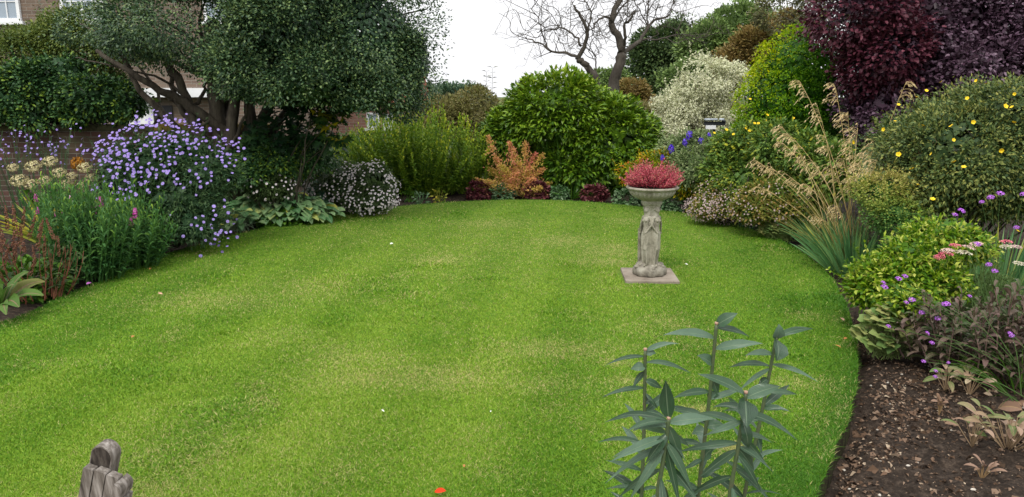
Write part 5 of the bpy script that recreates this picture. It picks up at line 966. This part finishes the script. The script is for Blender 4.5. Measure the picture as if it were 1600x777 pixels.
def octm(th, z): return 1 + .045 * np.cos(8 * th + .4) + .02 * np.cos(3 * th)
g.lathe([(.001, 0), (.135, 0), (.147, .012), (.147, .05), (.138, .07), (.12, .082), (.105, .1), (.08, .112), (.001, .118)], S0 + [0, 0, Z0], 56, mod=octm)
for _ in range(26):
    a = rng.uniform(0, 6.28); r = rng.uniform(.07, .115); g.ball(S0 + [r * math.cos(a), r * math.sin(a), Z0 + .078 + (.115 - r) * .6], rng.uniform(.02, .035) * np.array([1.2, 1.2, .6]), seg=8, ring=5)
g.build('base', m_stone_d, pl_, True)
H0 = Z0 + .095; HC = .56
g = Geo()
g.lathe([(.001, 0), (.048, 0), (.038, .12), (.045, .36), (.058, .46), (.075, .565), (.001, .567)], S0 + [0, 0, H0], 24, mod=lambda th, z: 1 + .16 * np.cos(13 * th + z * 7))
def cap(a, b, ra, rb, k=8):
    a = np.asarray(a, float); b = np.asarray(b, float); d = nrm(b - a); t = np.linspace(0, 1, 5)[:, None]; P = np.concatenate([[a - d * ra * .9], [a - d * ra * .5], a + (b - a) * t, [b + d * rb * .5], [b + d * rb * .9]]); r = np.concatenate([[ra * .4, ra * .85], np.linspace(ra, rb, 5), [rb * .85, rb * .4]]); g.tube(P, r, 10)
for ai, (az_, mir) in enumerate(((-90 - 48, 1), (-90 + 36, -1), (88, 1))):
    a = R(az_); o_ = np.array([math.cos(a), math.sin(a), 0]); s_ = np.array([-math.sin(a), math.cos(a), 0]) * mir
    def W(r, s, z): return S0 + o_ * r + s_ * s + [0, 0, H0 + z * 1.225]
    # legs: one straight, one bent; hips, waist, chest, neck, head, hair
    cap(W(.07, -.012, .01), W(.076, -.018, .12), .013, .019); cap(W(.078, -.02, .12), W(.066, -.018, .225), .02, .029)
    cap(W(.072, .014, .01), W(.096, .022, .125), .012, .018); cap(W(.098, .024, .125), W(.068, .014, .225), .02, .029)
    cap(W(.095, -.018, .005), W(.11, -.02, .003), .012, .009); cap(W(.098, .024, .005), W(.112, .028, .003), .012, .009)
    cap(W(.065, -.014, .235), W(.065, .014, .235), .031, .031); cap(W(.066, 0, .24), W(.068, 0, .29), .032, .024); cap(W(.068, 0, .29), W(.066, 0, .335), .025, .032)
    cap(W(.09, -.014, .33), W(.088, -.014, .332), .013, .013); cap(W(.09, .014, .33), W(.088, .014, .332), .013, .013)
    cap(W(.064, -.034, .352), W(.064, .034, .352), .015, .015); cap(W(.066, 0, .355), W(.07, .002, .382), .013, .011)
    g.ball(W(.076, .003, .405), (.02, .02, .025), seg=12, ring=8); g.ball(W(.062, .002, .41), .024, seg=10, ring=7); g.ball(W(.06, .0, .432), .015); g.ball(W(.094, .003, .402), (.005, .005, .006))
    for k in range(7): g.ball(W(.066 + rng.normal() * .006, rng.normal() * .016, .418 + rng.normal() * .01), .009, seg=6, ring=5)
    cap(W(.048, 0, .415), W(.05, 0, .33), .03, .034); cap(W(.058, 0, .432), W(.06, 0, .452), .022, .03)
    # arms: one raised to the bowl, one reaching across to the next figure
    cap(W(.064, .04, .352), W(.074, .062, .3), .011, .009); cap(W(.074, .062, .3), W(.1, .03, .25), .009, .0065); g.ball(W(.102, .025, .247), .009)
    cap(W(.064, -.04, .352), W(.062, -.062, .3), .011, .009); cap(W(.062, -.062, .3), W(.05, -.075, .235), .009, .0065); g.ball(W(.05, -.077, .23), .009)
    # drapery falling from the hips and between the figures
    for k in range(9):
        q = -.04 + k * .01; cap(W(.07 - abs(q) * .3, q, .215 - abs(q) * .6), W(.056 + rng.normal() * .004, q * .6, .005), .0045, .006)
    for k in range(6):
        q = .045 + k * .012; cap(W(.052 - k * .004, q, .36 - k * .02), W(.05 + .006 * (k % 2), q * .85 + .005, .01), .0045, .0065)
for k in range(30):
    a = k / 30 * 2 * math.pi; g.ball(S0 + [.062 * math.cos(a), .062 * math.sin(a), H0 + .535 + rng.normal() * .008], .016 * rng.uniform(.8, 1.2), seg=7, ring=5)
for k in range(22):
    a = k / 22 * 2 * math.pi; g.ball(S0 + [.076 * math.cos(a), .076 * math.sin(a), H0 + .552], .016, seg=7, ring=5)
fg = g.build('figure_column', m_stone, pl_, True); rm = fg.modifiers.new('r', 'REMESH'); rm.mode = 'VOXEL'; rm.voxel_size = .0024; rm.use_smooth_shade = True
sm = fg.modifiers.new('s', 'SMOOTH'); sm.iterations = 1; sm.factor = .5
g = Geo(); BZ = H0 + HC - .008
flute = lambda th, z: 1 + (.022 * np.cos(30 * th) if .04 < z < .11 else 0)
rad_ = .225
g.lathe([(.001, 0), (.088, 0), (.096, .008), (.09, .018), (.094, .028), (.125, .042), (.163, .06), (.188, .082), (.2, .106), (.2, .117), (.212, .124), (.228, .132), (.232, .142), (.226, .15), (.205, .151), (.198, .14), (.18, .125), (.001, .12)], S0 + [0, 0, BZ], 240, mod=flute)
g.build('bowl', m_stone, pl_, True)
g = Geo(); g.lathe([(.001, .133), (.14, .137), (.196, .132)], S0 + [0, 0, BZ], 40, mod=lambda th, z: 1 + .02 * np.cos(7 * th)); g.build('compost', m_soil, pl_, True)
m_heath = leafmat('heather_floret', [((.15, .03, .035), 0), ((.38, .075, .1), .35), ((.56, .16, .2), .65), ((.56, .3, .27), .9), ((.5, .34, .2), 1)], tr=.3, namp=.25, nscale=12)
ht = thing('heather', 'crimson and pink flowering heather filling the stone bowl', 'flowering plant', (S0[0], S0[1], BZ + .135)); g = Geo(); gs = Geo(); n = 560
a = rng.uniform(0, 6.28, n); rr = np.sqrt(rng.random(n)); B_ = np.stack([S0[0] + .15 * rr * np.cos(a), S0[1] + .15 * rr * np.sin(a), np.full(n, BZ + .132)], 1)
Hh = (.185 - .085 * rr ** 2) * rng.uniform(.65, 1.25, n) * (1 + .2 * np.sin(3 * a + 1)); T_ = B_ + np.stack([(.05 + .055 * rr) * np.cos(a) + rng.normal(size=n) * .02, (.05 + .055 * rr) * np.sin(a) + rng.normal(size=n) * .02, Hh], 1); T_[:, 2] -= .012 * (rr > .85)
gs.blades(B_, (B_ + T_) / 2 + [0, 0, -.01], T_, .0012, .0008, .2, 3); gs.build('stem', M['bark'], ht)
for q in range(34):
    f_ = rng.uniform(.22, 1.04, n)[:, None]; C_ = B_ + (T_ - B_) * f_; D_ = nrm(UP * .6 + rdir(n)); g.leaf4(C_, D_, rdir(n), .013 * rng.uniform(.7, 1.3, n), .007, np.clip(.15 + .5 * f_[:, 0] + (a * 0) + rng.normal(size=n) * .2, 0, 1))
g.build('florets', m_heath, ht)

# ================================================================== LILIES
m_lily, t_, p_, o_ = newmat('lily_leaf'); ln_ = t_.links.new
av = t_.nodes.new('ShaderNodeAttribute'); av.attribute_name = 'v'; au = t_.nodes.new('ShaderNodeAttribute'); au.attribute_name = 'u'
rr_ = rampnode(t_, [(.012, .042, .014), (.032, .08, .034), (.085, .15, .09)]); nn_ = t_.nodes.new('ShaderNodeTexNoise'); nn_.inputs['Scale'].default_value = 22; nn_.inputs['Detail'].default_value = 5
gm = t_.nodes.new('ShaderNodeNewGeometry'); ln_(gm.outputs['Position'], nn_.inputs['Vector']); ad = t_.nodes.new('ShaderNodeMath'); ad.operation = 'MULTIPLY_ADD'; ln_(nn_.outputs['Fac'], ad.inputs[0]); ad.inputs[1].default_value = .6; ln_(av.outputs['Fac'], ad.inputs[2]); sb_ = t_.nodes.new('ShaderNodeMath'); sb_.operation = 'SUBTRACT'; ln_(ad.outputs[0], sb_.inputs[0]); sb_.inputs[1].default_value = .3; ln_(sb_.outputs[0], rr_.inputs[0])
wv_ = t_.nodes.new('ShaderNodeMath'); wv_.operation = 'SINE'; ml_ = t_.nodes.new('ShaderNodeMath'); ml_.operation = 'MULTIPLY'; ln_(au.outputs['Fac'], ml_.inputs[0]); ml_.inputs[1].default_value = 34; ln_(ml_.outputs[0], wv_.inputs[0])
bp_ = t_.nodes.new('ShaderNodeBump'); bp_.inputs['Strength'].default_value = .35; bp_.inputs['Distance'].default_value = .002; ln_(wv_.outputs[0], bp_.inputs['Height']); ln_(bp_.outputs[0], p_.inputs['Normal'])
mrv = t_.nodes.new('ShaderNodeMapRange'); mrv.inputs[1].default_value = .1; mrv.inputs[2].default_value = .02; ln_(au.outputs['Fac'], mrv.inputs[0]); mxv = t_.nodes.new('ShaderNodeMix'); mxv.data_type = 'RGBA'; ln_(mrv.outputs[0], mxv.inputs['Factor']); ln_(rr_.outputs[0], mxv.inputs['A']); mxv.inputs['B'].default_value = (.12, .18, .1, 1)
ln_(mxv.outputs['Result'], p_.inputs['Base Color']); p_.inputs['Roughness'].default_value = .28; p_.inputs['Specular IOR Level'].default_value = .55; p_.inputs['Sheen Weight'].default_value = .0
tl_ = t_.nodes.new('ShaderNodeBsdfTranslucent'); ln_(rr_.outputs[0], tl_.inputs[0]); ms_ = t_.nodes.new('ShaderNodeMixShader'); ms_.inputs[0].default_value = .12
ln_(p_.outputs[0], ms_.inputs[1]); ln_(tl_.outputs[0], ms_.inputs[2]); ln_(ms_.outputs[0], o_.inputs[0])
m_lst = solid('lily_stem', [(.035, .06, .022), (.06, .09, .035), (.07, .065, .035)], 40, .5, .4); m_cutt = solid('cut_stem', [(.3, .17, .12), (.42, .28, .2)], 60, .8, .2)
def Q_(a, b): return (900 + a / 2.45, 460 + b / 2.45)
LY = [dict(Y=1.78, top=(265, 215), bot=(250, 777), lab='lily stem standing leftmost in the clump with narrow outward leaves',
           lv=[((265, 230), (395, 188), 26), ((255, 285), (105, 262), 20), ((262, 255), (305, 225), 38), ((255, 345), (208, 285), 42), ((270, 325), (432, 290), 22), ((262, 365), (212, 358), 24), ((255, 425), (90, 370), 24), ((265, 400), (330, 362), 30), ((258, 470), (292, 405), 36), ((265, 440), (312, 434), 16), ((252, 500), (110, 492), 22), ((260, 500), (345, 470), 24), ((250, 602), (85, 572), 22), ((250, 690), (115, 636), 26), ((250, 745), (110, 725), 22), ((246, 640), (225, 575), 30), ((252, 755), (330, 740), 16), ((250, 760), (170, 712), 30)]),
      dict(Y=1.72, top=(538, 115), bot=(465, 777), lab='tallest lily stem in the middle of the clump',
           lv=[((508, 125), (613, 66), 50), ((510, 165), (675, 174), 30), ((500, 238), (318, 132), 40), ((516, 288), (702, 174), 44), ((492, 345), (462, 232), 46), ((490, 432), (362, 380), 32), ((500, 385), (548, 392), 40), ((495, 455), (545, 385), 44), ((500, 540), (565, 495), 48), ((482, 520), (375, 455), 36), ((480, 600), (360, 575), 26), ((485, 560), (440, 530), 46), ((487, 650), (535, 590), 46), ((476, 640), (400, 655), 22), ((470, 735), (330, 690), 30), ((480, 700), (560, 665), 34), ((500, 390), (610, 350), 26), ((470, 740), (400, 770), 28)]),
      dict(Y=1.5, top=(355, 478), bot=(308, 777), lab='short front lily stem with one broad upright leaf at its cut tip',
           lv=[((352, 480), (338, 320), 62), ((350, 560), (548, 494), 50), ((338, 535), (182, 510), 32), ((330, 602), (212, 515), 42), ((342, 590), (416, 675), 46), ((312, 692), (120, 605), 42), ((335, 530), (160, 478), 26), ((322, 660), (262, 640), 40), ((325, 720), (440, 745), 38), ((312, 740), (110, 725), 28), ((328, 690), (420, 640), 30), ((315, 750), (200, 790), 36), ((320, 735), (390, 800), 34)]),
      dict(Y=1.56, top=(650, 380), bot=(585, 777), lab='front lily stem with a wide leaf pointing up to the right',
           lv=[((638, 462), (782, 352), 56), ((638, 405), (455, 292), 44), ((645, 468), (655, 512), 92, -.06), ((616, 582), (838, 546), 38), ((600, 612), (485, 545), 30), ((600, 690), (735, 664), 30), ((606, 610), (655, 585), 44), ((590, 745), (690, 690), 44), ((580, 720), (400, 625), 36), ((612, 545), (530, 445), 30), ((588, 750), (480, 720), 36), ((596, 735), (740, 660), 28), ((590, 770), (700, 745), 26), ((455, 292), (365, 293), 30)][:13]),
      dict(Y=1.76, top=(768, 160), bot=(640, 777), lab='lily stem standing rightmost in the clump with a rounded dark leaf near its tip',
           lv=[((765, 190), (770, 108), 48), ((772, 185), (902, 125), 30), ((762, 195), (765, 255), 78, -.06), ((732, 302), (635, 222), 30), ((730, 342), (905, 315), 22), ((715, 352), (585, 280), 26), ((716, 358), (600, 360), 20), ((700, 432), (848, 385), 26), ((697, 482), (812, 438), 30), ((666, 637), (797, 602), 20), ((645, 750), (782, 746), 12), ((712, 390), (690, 350), 30), ((690, 520), (640, 500), 30), ((685, 560), (705, 600), 32), ((655, 660), (610, 650), 30), ((690, 500), (560, 442), 28), ((655, 690), (560, 640), 24), ((650, 720), (700, 700), 30)])]
for L_ in LY:
    Y = L_['Y']; tp = PT(*Q_(*L_['top']), Y); bt_ = PT(*Q_(*L_['bot']), Y); d = (bt_ - tp); base = tp + d * ((tp[2] - .16) / -d[2]) if d[2] < 0 else bt_; base = np.array([bt_[0] * .6 + base[0] * .4, Y, .16])
    t = thing('lily', L_['lab'], 'lily', base, 'lily stems in the foreground'); g = Geo(); mid = bt_; P = smooth_line([base, (base + mid) / 2, mid, (mid + tp) / 2 + [.003, 0, 0], tp]); g.tube(P, np.linspace(.0062, .0042, len(P)), 8, rough=.05); st = g.build('stem', m_lst, t, True)
    g = Geo(); g.tube([tp, tp + [0, 0, .006]], .0046, 8); g.build('cut_tip', m_cutt, st, True)
    lv_ = [(PT(*Q_(*e_[0]), Y), PT(*Q_(*e_[1]), Y + (e_[3] if len(e_) > 3 else 0)), e_[2]) for e_ in L_['lv']]
    k = ppm(Y) / 1.0
    # more leaves further down, out of the picture's lower edge
    for q in range(16):
        c_ = bt_ + (base - bt_) * (.08 + .8 * q / 16); a = q * 2.4; lv_.append((c_, c_ + [.1 * math.cos(a), .1 * math.sin(a), .03], 32))
    for q in range(5):
        c_ = bt_ + (tp - bt_) * (.02 + .6 * q / 5); a = q * 2.4 + L_['Y'] * 9; lv_.append((c_, c_ + [.1 * math.cos(a), .08 * abs(math.sin(a)) + .04, .05 + .02 * math.sin(a * 3)], rng.uniform(24, 36)))
    for a_, b_, w_ in lv_:
        # leaf base sits on the stem line
        f_ = np.clip((a_[2] - P[0][2]) / (P[-1][2] - P[0][2]), 0, 1) * (len(P) - 1); i = int(min(f_, len(P) - 2)); s0 = P[i] + (P[i + 1] - P[i]) * (f_ - i)
        ln = np.linalg.norm(b_ - s0); b_ = np.array(b_) + [0, rng.uniform(-.4, .25) * ln * (abs(b_[1] - s0[1]) < .03), 0]; horiz = abs(b_[0] - s0[0]) / max(ln, 1e-6)
        Pc = (s0 + b_) / 2 + UP * ln * (.05 + .09 * horiz) + [0, rng.normal() * .015, 0]; N = nrm(np.array([rng.normal() * .3, -.75 - (1 - horiz) * .6, .75 * horiz + .2]))
        g = Geo(); g.ribbon(s0[None], Pc[None], b_[None], N[None], np.array([w_ / 2.45 / k * 1.17]), rng.random(1), 14, lambda t: np.sin(np.pi * np.clip(t ** .82 * .985 + .012, 0, 1)) ** .95 * (1 - .35 * t), .2, wave=.03, twist=rng.uniform(-.9, .9)); g.build('leaf', m_lily, t, True)
m_terra = solid('terracotta', [(.3, .12, .06), (.42, .19, .11)], 8, .85, .2, .3, 60)
pt_ = thing('flower_pot', 'round terracotta pot holding the lilies', 'pot', (np.mean([PT(*Q_(*L_['bot']), 1.65)[0] for L_ in LY]), 1.65, -.012)); g = Geo(); pc = np.array(pt_.location)
g.lathe([(.001, 0), (.15, 0), (.2, .24), (.215, .245), (.22, .3), (.2, .3), (.19, .25), (.001, .24)], pc, 40); g.build('pot', m_terra, pt_, True); g = Geo(); g.lathe([(.001, .262), (.193, .258)], pc, 24); g.build('compost', m_soil, pt_)
# ================================================================== WOODEN SEAT
m_wood = solid('weathered_oak', [(.03, .025, .02), (.15, .13, .11), (.34, .31, .28)], 70, .85, .2, .35, 120, (1, 1, .06))
m_wood_shade = solid('shaded_weathered_oak', [(.014, .011, .009), (.045, .036, .03), (.1, .085, .07)], 90, .85, .2, .35, 160, (1, 1, .3))  # darker copy of the oak, for shade painted on post face and gaps
def prism(g, outline, y0, y1, M3):
    """outline of x,z points given thickness from y0 to y1, then moved by the matrix"""
    n = len(outline); V = [(x, y0, z) for x, z in outline] + [(x, y1, z) for x, z in outline]; V = [tuple(M3 @ Vector(v_)) for v_ in V]
    bm_ = bmesh.new(); vv_ = [bm_.verts.new(v_) for v_ in V]; bm_.faces.new(vv_[:n]); bm_.faces.new(vv_[n:][::-1])
    for i in range(n): bm_.faces.new([vv_[(i + 1) % n], vv_[i], vv_[n + i], vv_[n + (i + 1) % n]])
    bmesh.ops.recalc_face_normals(bm_, faces=bm_.faces); bmesh.ops.triangulate(bm_, faces=bm_.faces); bm_.verts.ensure_lookup_table()
    g.add([list(v_.co) for v_ in bm_.verts], None, [[v_.index for v_ in f_.verts] for f_ in bm_.faces] if not bm_.verts.index_update() else None)
CY = 1.52; ct = PT(165, 702, CY)
seat = thing('wooden_chair', 'weathered grey wooden garden chair with rounded post top at the lower left', 'chair', (ct[0], CY, -.012)); MB = Matrix.Translation((ct[0] + .004, CY, ct[2])) @ Matrix.Scale(1.22, 4) @ Matrix.Rotation(R(-8), 4, 'Z') @ Matrix.Rotation(R(20), 4, 'Y') @ Matrix.Rotation(R(6), 4, 'X')
zt = ct[2]
def arc(cx, cz, r, a0, a1, n=10): return [(cx + r * math.cos(R(a0 + (a1 - a0) * i / n)), cz + r * math.sin(R(a0 + (a1 - a0) * i / n))) for i in range(n + 1)]
g = Geo(); prism(g, [(.012, -.7), (.012, -.021)] + arc(-.009, -.021, .021, 0, 180, 16) + [(-.03, -.021), (-.03, -.7)], 0, .026, MB); g.build('back_post', m_wood, seat)
g = Geo(); prism(g, [(.0095, -.5), (.0095, -.021)] + arc(-.009, -.021, .0185, 0, 180, 16) + [(-.0275, -.021), (-.0275, -.5)], -.0008, .002, MB); g.build('post_face_shade', m_wood_shade, seat)  # thin dark sheet over the post front, its shade below the light rim
for xa, xb, zt_ in ((-.029, -.009, -.043), (-.0065, .0155, -.0385), (.0175, .0405, -.0375)):
    g = Geo(); prism(g, [(xa, -.55), (xa, zt_ - .002), (xa + .002, zt_), (xb - .002, zt_ + .001), (xb, zt_ - .001), (xb, -.55)], -.018, -.003, MB); g.build('back_slat', m_wood, seat)
g = Geo(); prism(g, [(-.026, -.55), (-.026, -.06), (.04, -.06), (.04, -.55)], -.0025, -.0008, MB); g.build('slat_gap_shade', m_wood_shade, seat)  # dark sheet added behind the slats, paints the shade in their gaps
g = Geo(); prism(g, [(.042, -.55), (.042, -.039)] + arc(.042, -.055, .015, 80, 5, 6) + [(.057, -.068), (.053, -.07), (.053, -.074), (.06, -.074), (.062, -.55)], -.03, .006, MB); g.build('back_rail', m_wood, seat)
g = Geo()
for k in range(6): g.box((ct[0] - .06, CY - .12 - k * .075, .40), (ct[0] + .5, CY - .06 - k * .075, .425))
g.build('seat', m_wood, seat)
for dx, dy in ((.46, -.05), (.46, -.48), (-.04, -.48)):
    g = Geo(); g.box((ct[0] + dx - .025, CY + dy - .025, -.012), (ct[0] + dx + .025, CY + dy + .025, .398)); g.build('leg', m_wood, seat)
g = Geo(); g.box((ct[0] - .05, CY - .52, .34), (ct[0] - .02, CY - .03, .397)); g.box((ct[0] + .44, CY - .52, .34), (ct[0] + .48, CY - .03, .397)); g.build('seat_frame', m_wood, seat)
# ================================================================== FALLEN LEAVES ON THE LAWN
def lawnleaf(px, py, L_, W_, col, lab, cat='leaf', name='fallen_leaf', grp='leaves and petals lying on the lawn'):
    c = G(px, py, .025); a = rng.uniform(0, 3.1); D = np.array([[math.cos(a), math.sin(a), .1]]); g = Geo(); g.ribbon(c[None] - D * L_ / 2, c[None] + [0, 0, .006], c[None] + D * L_ / 2, nrm(np.array([[.1, -.3, 1.0]])), W_, .5, 5, None, .12)
    o = g.build(name, leafmat('leaf_' + col[0], [col[1], col[1]], tr=.2, namp=0), None, loc=tuple(c)); tag(o, lab, cat, grp)
RD = ('red', (.55, .08, .04)); PK_ = ('pinkish', (.6, .38, .3)); BR = ('tan', (.38, .2, .1)); WH = ('white', (.75, .75, .7)); MA = ('magenta', (.6, .25, .6))
for a in ((688, 768, .045, .028, RD, 'red leaf lying on the lawn at the bottom of the frame'), (725, 728, .02, .012, BR, 'tiny rusty leaf on the lawn above the red leaf'), (598, 642, .026, .008, WH, 'small white petal on the lawn, the one nearer the chair'), (767, 643, .014, .007, WH, 'small white petal on the lawn right of the other'), (1316, 499, .05, .022, PK_, 'pinkish leaf on the grass nearest the lawn edge curve'), (1321, 529, .035, .018, BR, 'small tan leaf on the grass below the pinkish leaf'), (1309, 541, .045, .014, BR, 'narrow brown leaf tilted on the grass by the edge'), (1072, 413, .035, .02, WH, 'pale leaf on the lawn right of the planter column'), (235, 420, .05, .02, BR, 'orange brown leaf on the lawn near the purple daisies'), (250, 459, .05, .02, PK_, 'pale tan leaf on the open lawn below the purple daisies'), (139, 443, .045, .03, MA, 'mauve petal at the left lawn edge, lower one'), (195, 418, .04, .03, MA, 'mauve petal at the left lawn edge, upper one'), (612, 381, .04, .03, WH, 'whitish leaf on the far lawn below the pale daisies'), (208, 526, .03, .02, BR, 'small brown leaf on the left part of the lawn')): lawnleaf(*a)
print('objects', len(bpy.data.objects), 'faces', sum(len(o.data.polygons) for o in bpy.data.objects if o.type == 'MESH'))
